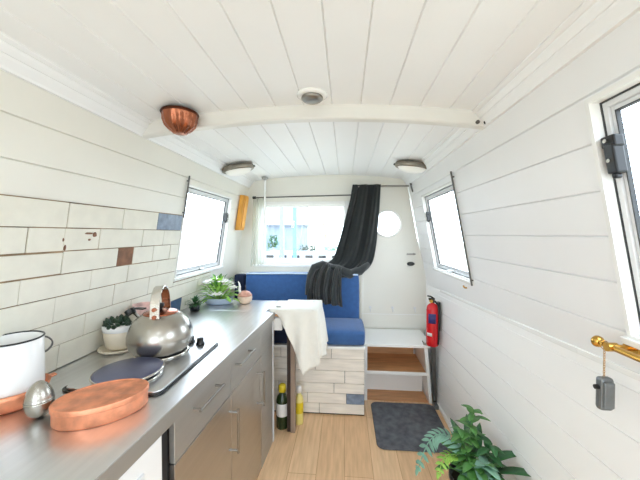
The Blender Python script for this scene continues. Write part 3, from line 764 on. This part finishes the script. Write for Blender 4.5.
def table_cloth():
    bm = NB()
    # perimeter path: along the front edge to the corner then along the right edge
    per = [(-.492, 1.908), (-.44, 1.908), (-.38, 1.908), (-.32, 1.908), (-.26, 1.908), (-.20, 1.908), (-.176, 1.915), (-.172, 1.94), (-.172, 1.99), (-.172, 2.05), (-.172, 2.11), (-.172, 2.17), (-.172, 2.20)]
    hang = [.006, .03, .12, .27, .40, .36, .325, .31, .30, .295, .29, .285, .28]
    n = len(per); NU = 96; NVt = 8; NVh = 22
    cols = []
    for i in range(NU+1):
        t_ = i/NU*(n-1); k = min(int(t_), n-2); f = t_-k
        x = per[k][0]*(1-f)+per[k+1][0]*f; y = per[k][1]*(1-f)+per[k+1][1]*f; h = hang[k]*(1-f)+hang[k+1]*f
        ox, oy = (0, -1) if x < -.2 else ((.5, -.5) if y < 1.95 else (1, 0))
        col = []
        cx_, cy_ = -.36, 2.08
        if x < -.2: cx_, cy_ = x*.9-.036, 2.16
        else: cx_, cy_ = -.42, max(y, 2.03)
        for j in range(NVt): 
            s = j/NVt; col.append((cx_+(x-cx_)*s, cy_+(y-cy_)*s, .8605+.0008*math.sin(9*s+i*.2)))
        for j in range(NVh+1):
            s = j/NVh; dd = h*s
            fold = .020*math.sin(t_*3.6+.5)*min(1, dd/.08)*(s**.6)
            flare = .10*dd+.003
            z = .861-dd if dd > .004 else .861-dd
            col.append((x+ox*(flare+fold), y+oy*(flare+fold), z))
        cols.append([bm.verts.new(p) for p in col])
    for a, b in zip(cols, cols[1:]):
        for j in range(len(a)-1):
            try: bm.faces.new((a[j], b[j], b[j+1], a[j+1]))
            except Exception: pass
    return bm
tag(obj('table_cloth', table_cloth(), M['cloth'], smooth=True, solid=.003, loc=(-.34, 2.05, .86)), 'white linen cloth draped over the corner of the small table', 'cloth')
bm = box(NB(), -.455, -.425, 1.955, 1.975, .8625, .872)
tag(obj('small_clip', bm, M['alu'], loc=(-.44, 1.965, .8625), bevel=.003), 'tiny metal clip on the white table near the worktop', 'clip')
bm.free() if False else None

# bottles on the floor
def bottle(x, y, r, h, label, mb, mc, ml):
    t = thing('bottle', label, 'bottle', (x, y, 0))
    bm = NB(); lathe(bm, [(0, .001), (r*.95, .001), (r, .01), (r, h*.62), (r*.85, h*.72), (r*.42, h*.80), (r*.40, h*.84)], (x, y, 0), 28); obj('bottle_body', bm, mb, t, smooth=True)
    bm = NB(); lathe(bm, [(r*.5, h*.83), (r*.62, h*.84), (r*.6, h*.97), (r*.45, h), (0, h)], (x, y, 0), 24); obj('cap', bm, mc, t, smooth=True)
    bm = NB(); lathe(bm, [(r*1.01, h*.30), (r*1.02, h*.31), (r*1.02, h*.58), (r*1.01, h*.59)], (x, y, 0), 28); obj('label', bm, ml, t, smooth=True)
bottle(-.435, 2.05, .043, .30, 'dark green bottle with yellow cap and white label on floor left of the post', M['olive'], M['yellow'], M['label'])
bottle(-.325, 2.10, .030, .265, 'pale yellow bottle on the floor right behind the post', M['paleyellow'], M['label'], M['yellow'])

# ------------------------------------------------------------------ hob
hx0, hx1, hy0, hy1 = -.915, -.572, .874, 1.335
t = thing('electric_hob', 'two-plate steel hob with dark raised edge set in the worktop', 'hob', (-.74, 1.1, .845))
bm = NB(); pts = []
for cx_, cy_, a0 in ((hx1-.03, hy1-.03, 0), (hx0+.03, hy1-.03, 90), (hx0+.03, hy0+.03, 180), (hx1-.03, hy0+.03, 270)):
    for k in range(7): a = math.radians(a0+15*k); pts.append((cx_+.03*math.cos(a), cy_+.03*math.sin(a)))
prism(bm, pts, lambda u, v, dd: (u, v, dd), .8455, .850); obj('hob_edge', bm, M['black'], t)
bm = NB(); pc = [(-.743+(u+.743)*.955, 1.0975+(v-1.0975)*.965) for u, v in pts]
prism(bm, pc, lambda u, v, dd: (u, v, dd), .848, .856); obj('hob_plate', bm, M['steel'], t, bevel=.003)
def hotplate(x, y):
    bm = NB(); lathe(bm, [(.104, .856), (.106, .860), (.098, .864), (.094, .860)], (x, y, 0), 48); r_ = obj('hotplate_ring', bm, M['chrome'], t, smooth=True)
    bm = NB(); lathe(bm, [(.090, .857), (.090, .868), (.084, .871), (.03, .871), (.02, .868), (0, .868)], (x, y, 0), 48); obj('hotplate', bm, M['blackhob'], r_, smooth=True)
hotplate(-.748, .975); hotplate(-.765, 1.195)
for kx_, ky_ in ((-.645, 1.285), (-.70, 1.305)):
    bm = NB(); lathe(bm, [(.019, .856), (.019, .862), (.015, .868), (.014, .884), (0, .885)], (kx_, ky_, 0), 24); kb = obj('knob', bm, M['black'], t, smooth=True)
t = thing('hotplate_lid', 'flat blue-grey round lid covering the near hotplate', 'lid', (-.748, .975, .871))
bm = NB(); lathe(bm, [(.0, .872), (.103, .872), (.107, .877), (.106, .880), (.095, .883), (0, .885)], (-.748, .975, 0), 64); obj('lid_plate', bm, M['lid'], t, smooth=True)
bm = NB(); tube(bm, [(-.748+.106*math.cos(a*PI/32), .975+.106*math.sin(a*PI/32), .876) for a in range(64)], .004, 8, True); obj('lid_rim', bm, M['chrome'], t, smooth=True)

# kettle
kx0, ky0, kz0 = -.765, 1.185, .872
t = thing('kettle', 'round brushed steel kettle with strap handle standing on the far hotplate', 'kettle', (kx0, ky0, kz0))
c = (kx0, ky0, kz0)
bm = NB(); lathe(bm, [(0, 0), (.098, 0), (.105, .004), (.117, .022), (.124, .045), (.124, .066), (.118, .090), (.104, .118), (.085, .138), (.064, .151), (.058, .153)], c, 64); obj('kettle_body', bm, M['kettle'], t, smooth=True)
bm = NB(); lathe(bm, [(.066, .149), (.066, .153), (.060, .156), (.035, .163), (.0, .166)], c, 48); obj('kettle_lid', bm, M['copper'], t, smooth=True)
bm = NB(); lathe(bm, [(.006, .160), (.008, .172), (.015, .180), (.012, .190), (0, .192)], c, 24); obj('lid_knob', bm, M['black'], t, smooth=True)
hd = Vector((-.26, 1, 0)).normalized(); wd = Vector((1, .26, 0)).normalized()
pts = []
for i in range(25):
    a = PI*(i/24); u = -math.cos(a)*.070; z = .125+.135*math.sin(a)**.62
    if i == 0: z = .118
    if i == 24: z = .118
    pts.append(Vector(c)+hd*u*(1.08 if i in (0, 24) else 1)+Vector((0, 0, z)))
bm = NB(); strap(bm, pts, wd, .036, .005); obj('handle', bm, M['chrome'], t, bevel=.002)
bm = NB()
for s_ in (-1, 1):
    for zz_ in (.150, .180):
        p = Vector(c)+hd*s_*.070+Vector((0, 0, zz_)); bm = cyl(NB(), p, p+hd*s_*.009, .008, 14); obj('rivet', bm, M['copper'], t)
bm = NB(); sd = Vector((-1, .15, 0)).normalized()
tube(bm, [Vector(c)+sd*.095+Vector((0, 0, .085)), Vector(c)+sd*.128+Vector((0, 0, .115)), Vector(c)+sd*.150+Vector((0, 0, .142))], [.026, .020, .015], 18); obj('spout', bm, M['kettle'], t, smooth=True)
bm = NB(); tube(bm, [Vector(c)+sd*.146+Vector((0, 0, .136)), Vector(c)+sd*.158+Vector((0, 0, .152))], [.019, .021], 18)
strap(bm, [Vector(c)+sd*.155+Vector((0, 0, .156)), Vector(c)+sd*.12+Vector((0, 0, .162)), Vector(c)+sd*.08+Vector((0, 0, .162))], Vector((.15, 1, 0)), .020, .006)
obj('whistle_cap', bm, M['black'], t)

# succulent pot
c = (-.976, 1.228, .8455)
t = thing('succulent_pot', 'cream cup planted with a dark succulent against the tiles behind the kettle', 'pot plant', c)
bm = NB(); k = 28
lathe(bm, [(0, .0), (.062, .0), (.082, .010), (.084, .016), (.078, .018), (.06, .008), (0, .008)], c, 112, flute=lambda a, z: 1+(.035*math.cos(28*a) if z > .009 else 0)); obj('saucer', bm, M['cream'], t, smooth=True)
bm = NB(); lathe(bm, [(0, .010), (.046, .010), (.056, .022), (.064, .06), (.067, .112), (.063, .113), (.060, .095), (0, .09)], c, 48); obj('cup', bm, M['cream'], t, smooth=True)
bm = NB(); lathe(bm, [(.0645, .088), (.0685, .090), (.0695, .112), (.066, .114)], c, 48); o = obj('rim_band', bm, M['enamel'], t, smooth=True); o['label'] = 'white glazed rim'
bm = NB(); lathe(bm, [(.060, .094), (.03, .102), (0, .104)], c, 24); obj('soil', bm, M['soil'], t)
bm = NB(); r2 = random.Random(5)
for k in range(46):
    a = r2.random()*2*PI; rr = .052*math.sqrt(r2.random()); el = r2.uniform(.5, 1.4)
    p0 = Vector(c)+Vector((rr*math.cos(a)*.8, rr*math.sin(a)*.8, .10)); dr = Vector((math.cos(a)*math.cos(el), math.sin(a)*math.cos(el), math.sin(el)))
    L_ = r2.uniform(.025, .052)
    tube(bm, [p0, p0+dr*L_*.4, p0+dr*L_*.8, p0+dr*L_], [.004, .010, .009, .001], 7)
obj('leaves', bm, M['succ'], t, smooth=True)

# floral mug behind kettle
c = (-.985, 1.395, .8455)
t = thing('floral_jug', 'pink and white floral jug against the tiles half hidden behind the kettle', 'jug', c)
bm = NB(); lathe(bm, [(0, 0), (.05, 0), (.058, .02), (.056, .07), (.046, .12), (.052, .16), (.049, .16), (.044, .12), (.05, .03), (0, .02)], c, 40); obj('jug_body', bm, M['pink'], t, smooth=True)
bm = NB(); tube(bm, [Vector(c)+Vector((.045, .01, .14)), Vector(c)+Vector((.085, .02, .135)), Vector(c)+Vector((.09, .02, .09)), Vector(c)+Vector((.055, .01, .05))], .006, 10); obj('handle', bm, M['pink'], t, smooth=True)

# copper pan with enamel mug standing in it
c = (-.975, .80, .8455)
t = thing('copper_pan', 'round shallow copper pan under the white enamel mug', 'pan', c)
bm = NB(); lathe(bm, [(0, 0), (.054, 0), (.066, .010), (.078, .040), (.083, .056), (.079, .056), (.070, .034), (.05, .026), (0, .026)], c, 56); obj('pan_body', bm, M['copperdull'], t, smooth=True)
dv = Vector((.45, .9, 0)).normalized()
bm = NB(); strap(bm, [Vector(c)+dv*.079+Vector((0, 0, .050)), Vector(c)+dv*.090+Vector((0, 0, .053)), Vector(c)+dv*.098+Vector((0, 0, .054))], (dv.y, -dv.x, 0), .022, .005); obj('handle', bm, M['copperdull'], t, bevel=.002)
c = (-.975, .80, .8725)
t = thing('enamel_mug', 'tall white enamel mug with thin dark rim and grey handle', 'mug', c)
bm = NB(); lathe(bm, [(0, 0), (.058, 0), (.066, .010), (.069, .03), (.069, .167), (.067, .169), (.065, .167), (.065, .012), (0, .008)], c, 64); obj('mug_body', bm, M['enamel'], t, smooth=True)
bm = NB(); tube(bm, [(c[0]+.0685*math.cos(a*PI/32), c[1]+.0685*math.sin(a*PI/32), c[2]+.169) for a in range(64)], .0028, 8, True); obj('rim', bm, M['black'], t, smooth=True)
dv = Vector((.62, .78, 0)).normalized()
bm = NB(); hp = [Vector(c)+dv*(.067+.020*math.sin(PI*i/12)**.7)+Vector((0, 0, .160-.050*i/12)) for i in range(13)]
strap(bm, hp, (dv.y, -dv.x, 0), .012, .004); obj('handle', bm, M['soft'], t, bevel=.002)

# steel egg
c = (-.840, .752, .8455)
t = thing('egg_timer', 'polished steel egg-shaped timer between the enamel mug and copper box', 'timer', c)
pr_ = []
for i in range(25):
    a = -PI/2+PI*i/24; zz_ = .050+.050*math.sin(a); r_ = .0325*math.cos(a)*(1-.16*math.sin(a))
    pr_.append((max(r_, 0), zz_))
half = [p for p in pr_ if p[1] <= .048]+[(.0328, .048)]; halft = [(.0328, .0495)]+[p for p in pr_ if p[1] > .0495]
pr_[0] = (.0, 0.0)
bm = NB(); lathe(bm, half, c, 48); obj('lower_half', bm, M['kettle'], t, smooth=True)
bm = NB(); lathe(bm, [(.028, .0475), (.0320, .0478), (.0320, .0498), (.03, .05)], c, 48); obj('seam', bm, M['kettle'], t, smooth=True)
bm = NB(); lathe(bm, halft, c, 48); obj('upper_half', bm, M['kettle'], t, smooth=True)

# oval copper box
c = (-.686, .790, .8455); ro = math.radians(36)
t = thing('oval_copper_box', 'low oval copper box on the near edge of the worktop', 'box', c)
bm = NB(); lathe(bm, [(0, 0), (.124, 0), (.127, .003), (.127, .040)], c, 72, .885, .62, ro); obj('box_body', bm, M['copperdull'], t, smooth=False, auto=True)
bm = NB(); lathe(bm, [(.1275, .036), (.130, .038), (.130, .049), (.1275, .0515), (.122, .0515), (.118, .0495), (0, .0505)], c, 72, .885, .62, ro); obj('box_lid', bm, M['copperdull'], t, auto=True)

# ------------------------------------------------------------------ plants
def leaf(bm, p0, d, up, L_, w, curl=.3, n=6):
    d = Vector(d).normalized(); up = Vector(up); s = d.cross(up)
    if s.length < 1e-3: s = d.cross(Vector((1, 0, 0)))
    s.normalize(); nn = s.cross(d).normalized(); prev = None
    for i in range(n+1):
        t_ = i/n; wd_ = w*math.sin(PI*min(1, t_*.92+.06))**.8*(1-.25*t_) if i < n else 0.0008
        c_ = Vector(p0)+d*L_*t_-nn*curl*L_*t_*t_
        row = [bm.verts.new(c_-s*wd_/2+nn*wd_*.12), bm.verts.new(c_), bm.verts.new(c_+s*wd_/2+nn*wd_*.12)]
        if prev: bm.faces.new((prev[0], prev[1], row[1], row[0])); bm.faces.new((prev[1], prev[2], row[2], row[1]))
        prev = row
def frond(bm, p0, pts, npair, ll, lw):
    P = [Vector(p0)]+[Vector(p) for p in pts]
    tube(bm, [cr(P, i/14) for i in range(15)], .0022, 6)
    for i in range(npair):
        t_ = .22+.78*i/(npair-1); p = cr(P, t_); tg = (cr(P, min(1, t_+.03))-cr(P, t_-.03)).normalized()
        s = tg.cross(Vector((0, 0, 1))).normalized(); up = s.cross(tg)
        L_ = ll*math.sin(PI*(.18+.78*t_*.95))
        for q in (-1, 1): leaf(bm, p, s*q*1.0+tg*.55, up, L_, lw, .25, 4)
    leaf(bm, cr(P, 1), tg, up, ll*.5, lw, .2, 4)

# big plant on the floor, bottom right
c = (.575, 1.37, 0)
t = thing('potted_fern', 'leafy green plant with a blue-green fern frond in a black pot by the right side', 'pot plant', c)
bm = NB(); lathe(bm, [(0, .0), (.075, .0), (.08, .01), (.098, .24), (.104, .245), (.104, .27), (.097, .27), (.09, .24), (0, .235)], c, 40); obj('pot', bm, M['black'], t, smooth=True)
bm = NB(); lathe(bm, [(.093, .24), (.05, .25), (0, .252)], c, 24); obj('soil', bm, M['soil'], t)
O = Vector((c[0], c[1], .25))
r3 = random.Random(11)
bm = NB()
frond(bm, O, [(.54, 1.41, .36), (.47, 1.45, .40), (.40, 1.44, .37), (.34, 1.40, .27)], 13, .075, .020)
obj('fern_frond', bm, M['leafb'], t, smooth=True, solid=.0006)['label'] = 'arching blue-green frond'
bm = NB()
frond(bm, O, [(.52, 1.40, .33), (.46, 1.40, .33), (.42, 1.36, .28)], 9, .05, .016)
obj('fern_frond', bm, M['leafp'], t, smooth=True, solid=.0006)
# upright leafy stem
def stem(p, q, n, L_, w, m, name='leafy_stem', bend=(0, 0, 0)):
    bm = NB(); P = [Vector(p), (Vector(p)+Vector(q))/2+Vector(bend), Vector(q)]
    tube(bm, [cr(P, i/10) for i in range(11)], .003, 6)
    for i in range(n):
        t_ = .25+.75*i/(n-1); a = i*2.4; el = r3.uniform(.0, .7)
        leaf(bm, cr(P, t_), (math.cos(a)*math.cos(el), math.sin(a)*math.cos(el), math.sin(el)), (0, 0, 1), L_*r3.uniform(.7, 1.15)*(1.1-.4*t_), w*(1.1-.35*t_), .45)
    o = obj(name, bm, m, t, smooth=True, solid=.0006); return o
stem(O, (.602, 1.44, .53), 24, .085, .042, M['leaf'], bend=(-.02, 0, 0))
stem(O, (.53, 1.42, .45), 16, .08, .042, M['leaf'])
stem(O, (.645, 1.36, .42), 16, .095, .05, M['leafd'])
stem(O, (.59, 1.30, .38), 14, .095, .055, M['leafb'])
stem(O, (.55, 1.33, .36), 14, .085, .05, M['leaf'])
bm = NB()
for a, L_, w_, el, cu in ((75, .20, .062, .85, .55), (-5, .16, .06, .95, .6), (-52, .25, .064, .52, .35), (-35, .22, .06, .75, .4), (60, .15, .05, 1.0, .5), (-60, .2, .06, .45, .5), (100, .16, .05, .9, .4)):
    a = math.radians(a); dd = Vector((math.cos(a)*math.cos(el), math.sin(a)*math.cos(el), math.sin(el)))
    p1 = O+dd*.09; tube(bm, [O, (O+p1)/2+Vector((0, 0, .01)), p1], .003, 6); leaf(bm, p1, dd, (0, 0, 1), L_, w_, cu, 9)
obj('broad_leaves', bm, M['leafd'], t, smooth=True, solid=.0008)['label'] = 'long dark broad leaves'
bm = NB()
for k in range(26):
    a = r3.random()*2*PI; el = r3.uniform(.2, 1.2); dd = Vector((math.cos(a)*math.cos(el), math.sin(a)*math.cos(el), math.sin(el)))
    p1 = O+dd*r3.uniform(.04, .13); tube(bm, [O, p1], .002, 5); leaf(bm, p1, dd+Vector((0, 0, -.3)), (0, 0, 1), r3.uniform(.05, .09), r3.uniform(.03, .05), .4, 6)
obj('low_leaves', bm, M['leaf'], t, smooth=True, solid=.0006)

# flowering plant at the far end of worktop
c = (-.912, 2.10, .8455)
t = thing('flowering_plant', 'pale green plant with white flowers in a pale blue bowl below the left window', 'pot plant', c)
bm = NB(); lathe(bm, [(0, 0), (.07, 0), (.085, .008), (.095, .045), (.09, .047), (.08, .012), (0, .01)], c, 40, 1.15, .8); obj('bowl', bm, M['bluepot'], t, smooth=True)
O = Vector(c)+Vector((0, 0, .03)); r4 = random.Random(4)
for nm, mm, n, rad, L_ in (('foliage', 'leafp', 95, .085, .05), ('dark_foliage', 'leaf', 26, .10, .04)):
    bm = NB()
    for k in range(n):
        a = r4.random()*2*PI; el = r4.uniform(-.1, 1.4); dd = Vector((math.cos(a)*math.cos(el)*1.1, math.sin(a)*math.cos(el)*.7, math.sin(el)*1.3))
        p1 = O+dd*rad*r4.uniform(.6, 1.25)+Vector((-.0, 0, .01)); tube(bm, [O, p1], .0012, 4); leaf(bm, p1, dd, (0, 0, 1), L_*r4.uniform(.7, 1.2), L_*.6, .4, 5)
    obj(nm, bm, M[mm], t, smooth=True, solid=.0006)
for (ax, ay, az) in ((-.095, 0, .13), (-.065, -.03, .16), (.05, -.03, .165), (.08, -.02, .145), (.09, .02, .11), (-.02, .04, .175), (.02, -.07, .08)):
    bm = NB(); p = Vector(c)+Vector((ax, ay, az))
    for k in range(9):
        a = k*2*PI/9; leaf(bm, p, (math.cos(a), math.sin(a)*.8-.25, .45), (0, 0, 1), .046, .028, .4, 5)
    bmesh.ops.create_uvsphere(bm, u_segments=10, v_segments=6, radius=.010, matrix=Matrix.Translation(p))
    obj('flower', bm, M['petal'], t, smooth=True, solid=.0008)
# dark small herb beside it
c = (-.99, 1.90, .8455)
t = thing('herb_pot', 'little dark-leaved herb in a dark pot against the tiles under the left window', 'pot plant', c)
bm = NB(); lathe(bm, [(0, 0), (.028, 0), (.034, .04), (.030, .04), (0, .034)], c, 24); obj('pot', bm, M['black'], t, smooth=True)
bm = NB()
for k in range(40):
    a = r4.random()*2*PI; el = r4.uniform(0, 1.4); dd = Vector((math.cos(a)*math.cos(el), math.sin(a)*math.cos(el), math.sin(el)))
    O = Vector(c)+Vector((0, 0, .035)); p1 = O+dd*r4.uniform(.015, .04); tube(bm, [O, p1], .001, 4); leaf(bm, p1, dd, (0, 0, 1), .03, .018, .4, 4)
obj('foliage', bm, M['leafd'], t, smooth=True, solid=.0006)

# round glazed jar with curled white finial
c = (-.728, 2.13, .8455)
t = thing('glazed_jar', 'small round terracotta-topped jar with curled white horn beside the flowering plant', 'jar', c)
bm = NB(); lathe(bm, [(0, 0), (.034, 0), (.048, .015), (.053, .04), (.050, .055)], c, 36); obj('jar_body', bm, M['jar'], t, smooth=True)
bm = NB(); lathe(bm, [(.052, .054), (.050, .062), (.040, .078), (.022, .088), (0, .091)], c, 36); obj('jar_lid', bm, M['terra'], t, smooth=True)
bm = NB(); tube(bm, [Vector(c)+Vector(p) for p in ((-.025, -.02, .075), (-.034, -.02, .10), (-.030, -.02, .125), (-.036, -.02, .150), (-.044, -.02, .163))], [.009, .010, .008, .005, .001], 10); obj('white_horn', bm, M['petal'], t, smooth=True)
bm = NB(); tube(bm, [Vector(c)+Vector(p) for p in ((.0, 0, .088), (.008, 0, .11), (.002, 0, .13))], .003, 8); obj('stalk', bm, M['soft'], t, smooth=True)

# ------------------------------------------------------------------ brass rail and hanging lock box
t = thing('brass_rail', 'polished brass rail on short brackets below the near right window', 'rail', (.70, .6, 1.05))
RXr = .672
bm = NB(); cyl(bm, (RXr, .848, 1.064), (RXr, .12, 1.064), .0075, 14); obj('rail', bm, M['brass'], t)
bm = NB()
prof_ = [(0, 0), (.010, .001), (.015, .008), (.015, .014), (.010, .021), (0, .022)]
lathe(bm, prof_, (RXr, .842, 1.064), 24, mtx=Matrix.Rotation(-PI/2, 3, 'X').to_4x4()); obj('rail_end', bm, M['brass'], t, smooth=True)
for yy in (.812, .18):
    bm = NB(); cyl(bm, (RXr, yy, 1.064), (RX(1.064)-.003, yy, 1.063), .007, 12); cyl(bm, (RX(1.06)-.006, yy, 1.063), (RX(1.06)+.002, yy, 1.063), .021, 24); cyl(bm, (RXr-.012, yy, 1.064), (RXr+.012, yy, 1.064), .011, 16); obj('rail_bracket', bm, M['brass'], t)
t = thing('key_safe', 'grey metal key box hanging on a thin chain from the brass rail', 'key box', (RXr+.002, .830, .86))
ky = .832
bm = NB(); tube(bm, [(RXr+.010*math.cos(a*PI/8), ky, 1.062+.011*math.sin(a*PI/8)) for a in range(16)], .0010, 6, True)
for k in range(12):
    z_ = 1.049-k*.0063
    tube(bm, [(RXr+.0024*math.cos(a*PI/4)*(k % 2), ky+.0024*math.cos(a*PI/4)*((k+1) % 2), z_+.0042*math.sin(a*PI/4)) for a in range(8)], .0007, 5, True)
obj('chain', bm, M['brass'], t)
bm = box(NB(), RXr-.014, RXr+.020, ky-.010, ky+.012, .892, .978); kb = obj('box_body', bm, M['device'], t, bevel=.008)
bm = box(NB(), RXr-.010, RXr+.016, ky-.016, ky-.009, .901, .969); obj('box_cover', bm, M['device'], t, bevel=.004)
bm = NB(); cyl(bm, (RXr-.013, ky, .952), (RXr-.022, ky, .952), .006, 14); obj('button', bm, M['black'], t)

# ------------------------------------------------------------------ outside
bm = box(NB(), -60, 60, -40, 60, -.75, -.7); st(obj('ground', bm, mat('pale_towpath', srgb(190, 188, 176), .9, var=.1, vscale=.5)))
def tree(x, y, h, label, seed):
    r = random.Random(seed); t = thing('tree', label, 'tree', (x, y, -.7))
    bm = NB(); tube(bm, [(x, y, -.7), (x+.1, y, h*.3), (x, y+.1, h*.62)], [.22, .16, .06], 10); obj('trunk', bm, M['gwood'], t, smooth=True)
    bm = NB()
    for k in range(200):
        a = r.random()*2*PI; el = math.asin(r.uniform(-.8, 1)); rr = h*.32*(.55+.45*r.random())
        p = Vector((x+rr*math.cos(a)*math.cos(el), y+rr*math.sin(a)*math.cos(el), h*.62+rr*math.sin(el)))
        leaf(bm, p, (r.uniform(-1, 1), r.uniform(-1, 1), r.uniform(-.5, 1)), (0, 0, 1), h*.09, h*.06, .3, 3)
    obj('crown', bm, M['leafp'], t, solid=.004)
tree(-1.6, 24, 2.6, 'small leafy tree seen through the bow window', 1)
def house(x0, x1, y0, y1, h, label, col):
    t = thing('house', label, 'house', ((x0+x1)/2, (y0+y1)/2, -.7), 'houses beyond the boat')
    obj('wall', box(NB(), x0, x1, y0, y1, -.7, h), mat('render', col, .8, var=.05, vscale=1), t)
    bm = NB(); P = [(y0-.3, h), ((y0+y1)/2, h+1.6), (y1+.3, h)]; prism(bm, P, lambda u, v, dd: (dd, u, v), x0-.2, x1+.2); obj('roof', bm, mat('roof_slate', srgb(130, 135, 145), .8), t)
    for k in range(3):
        xx = x0+(x1-x0)*(k+.5)/3; obj('window', box(NB(), xx-.5, xx+.5, y0-.04, y0+.02, h-2.2, h-.8), mat('pane', srgb(120, 150, 175), .2), t)
house(-7, -3.2, 22, 26, 2.0, 'low house far off beyond the left part of the bow window', srgb(120, 132, 146))
# moored boat ahead
t = thing('moored_boat', 'blue and white moored boat seen low through the bow window', 'boat', (-2.6, 11, -.5))
bm = NB(); hexa(bm, [(-3.4, 11.2, -.7), (1.2, 11.2, -.7), (1.2, 13, -.7), (-3.4, 13, -.7), (-3.7, 11, .1), (1.6, 11, .1), (1.6, 13.2, .1), (-3.7, 13.2, .1)]); obj('hull', bm, mat('hull_blue', srgb(40, 70, 130), .5), t)
bm = box(NB(), -3.2, .6, 11.3, 12.8, .1, .62); obj('cabin', bm, mat('cabin_white', srgb(170, 174, 178), .5), t)
for k in range(7): obj('cabin_window', box(NB(), -3.0+k*.5, -2.72+k*.5, 11.27, 11.3, .34, .54), M['black'], t)
bm = NB(); box(bm, -1.05, -.98, 6.0, 6.07, -.7, 3.2)
tag(obj('mooring_post', bm, mat('post_blue', srgb(95, 140, 190), .6), loc=(-1.0, 6.04, -.7)), 'tall blue post outside the bow window', 'post')

def bush(x, y, z0, w, h, m, label, seed, n=160):
    r = random.Random(seed); t = thing('bush', label, 'bush', (x, y, -.7), 'bushes beyond the bow window')
    bm = NB()
    tube(bm, [(x, y, -.7), (x+.05, y, z0), (x, y, z0+h*.4)], [.05, .04, .02], 8); obj('stem', bm, M['gwood'], t)
    bm = NB()
    for k in range(n):
        a = r.random()*2*PI; el = math.asin(r.uniform(-.9, 1)); q = .5+.5*r.random()
        p = Vector((x+w/2*q*math.cos(a)*math.cos(el), y+w/2*q*math.sin(a)*math.cos(el), z0+h/2+h/2*q*math.sin(el)))
        leaf(bm, p, (r.uniform(-1, 1), r.uniform(-1, 1), r.uniform(-.5, 1)), (0, 0, 1), .16, .10, .3, 3)
    obj('foliage', bm, m, t, solid=.003)
bush(-3.55, 14.5, .55, .55, .8, M['leafd'], 'dark bush at the left edge of the bow window view', 21)
bush(-1.9, 15, .25, 1.0, .5, M['succ'], 'low dark bush beyond the bow window beside the post', 22)
bush(-.75, 16, .35, .9, .45, M['leafb'], 'small bluish bush beyond the bow window near the dark curtain', 23)
bm = NB(); box(bm, -1.32, -1.24, 6.0, 6.07, -.7, 3.2)
tag(obj('mooring_post', bm, M['slate'], loc=(-1.28, 6.04, -.7)), 'tall slate-grey post outside the bow window left of the blue post', 'post')

# ------------------------------------------------------------------ light
wd_ = bpy.data.worlds.new('sky'); sc.world = wd_; wd_.use_nodes = True
bg = wd_.node_tree.nodes['Background']; bg.inputs[0].default_value = (.77, .887, 1.0, 1); bg.inputs[1].default_value = 9.0
def portal(loc, rot, sx, sy):
    l = bpy.data.lights.new('portal', 'AREA'); l.shape = 'RECTANGLE'; l.size = sx; l.size_y = sy; l.cycles.is_portal = True
    o = bpy.data.objects.new('portal', l); C.objects.link(o); o.location = loc; o.rotation_euler = rot
for hs, X, s in ((Lh, LX, -1), (Rh, RX, 1)):
    for h in hs:
        zc = (h[2]+h[3])/2
        portal((X(zc)+s*.075, (h[0]+h[1])/2, zc), (0, s*PI/2, 0), .62, .74)
portal((-.415, Y1+.07, 1.36), (-PI/2, 0, 0), .86, .56)
portal((.4, Y1+.07, 1.445), (-PI/2, 0, 0), .3, .3)
portal((-.15, Y0-.07, .96), (PI/2, 0, 0), 1.14, 1.66)

# ------------------------------------------------------------------ camera
cam = bpy.data.cameras.new('camera'); co = bpy.data.objects.new('camera', cam); C.objects.link(co)
cam.sensor_width = 36; cam.lens = 36*300/640; cam.clip_start = .02; cam.clip_end = 200
co.location = (0, 0, 1.35); co.rotation_euler = (math.radians(90)-math.atan(6/300), 0, math.atan(25/300))
sc.camera = co
vs = sc.view_settings
sc.display_settings.display_device = 'sRGB'
vs.view_transform = 'Standard'; vs.look = 'None'; vs.gamma = 1; vs.use_curve_mapping = False; vs.exposure = -0.36
sc.cycles.max_bounces = 14; sc.cycles.diffuse_bounces = 8; sc.cycles.transparent_max_bounces = 16; sc.cycles.glossy_bounces = 5
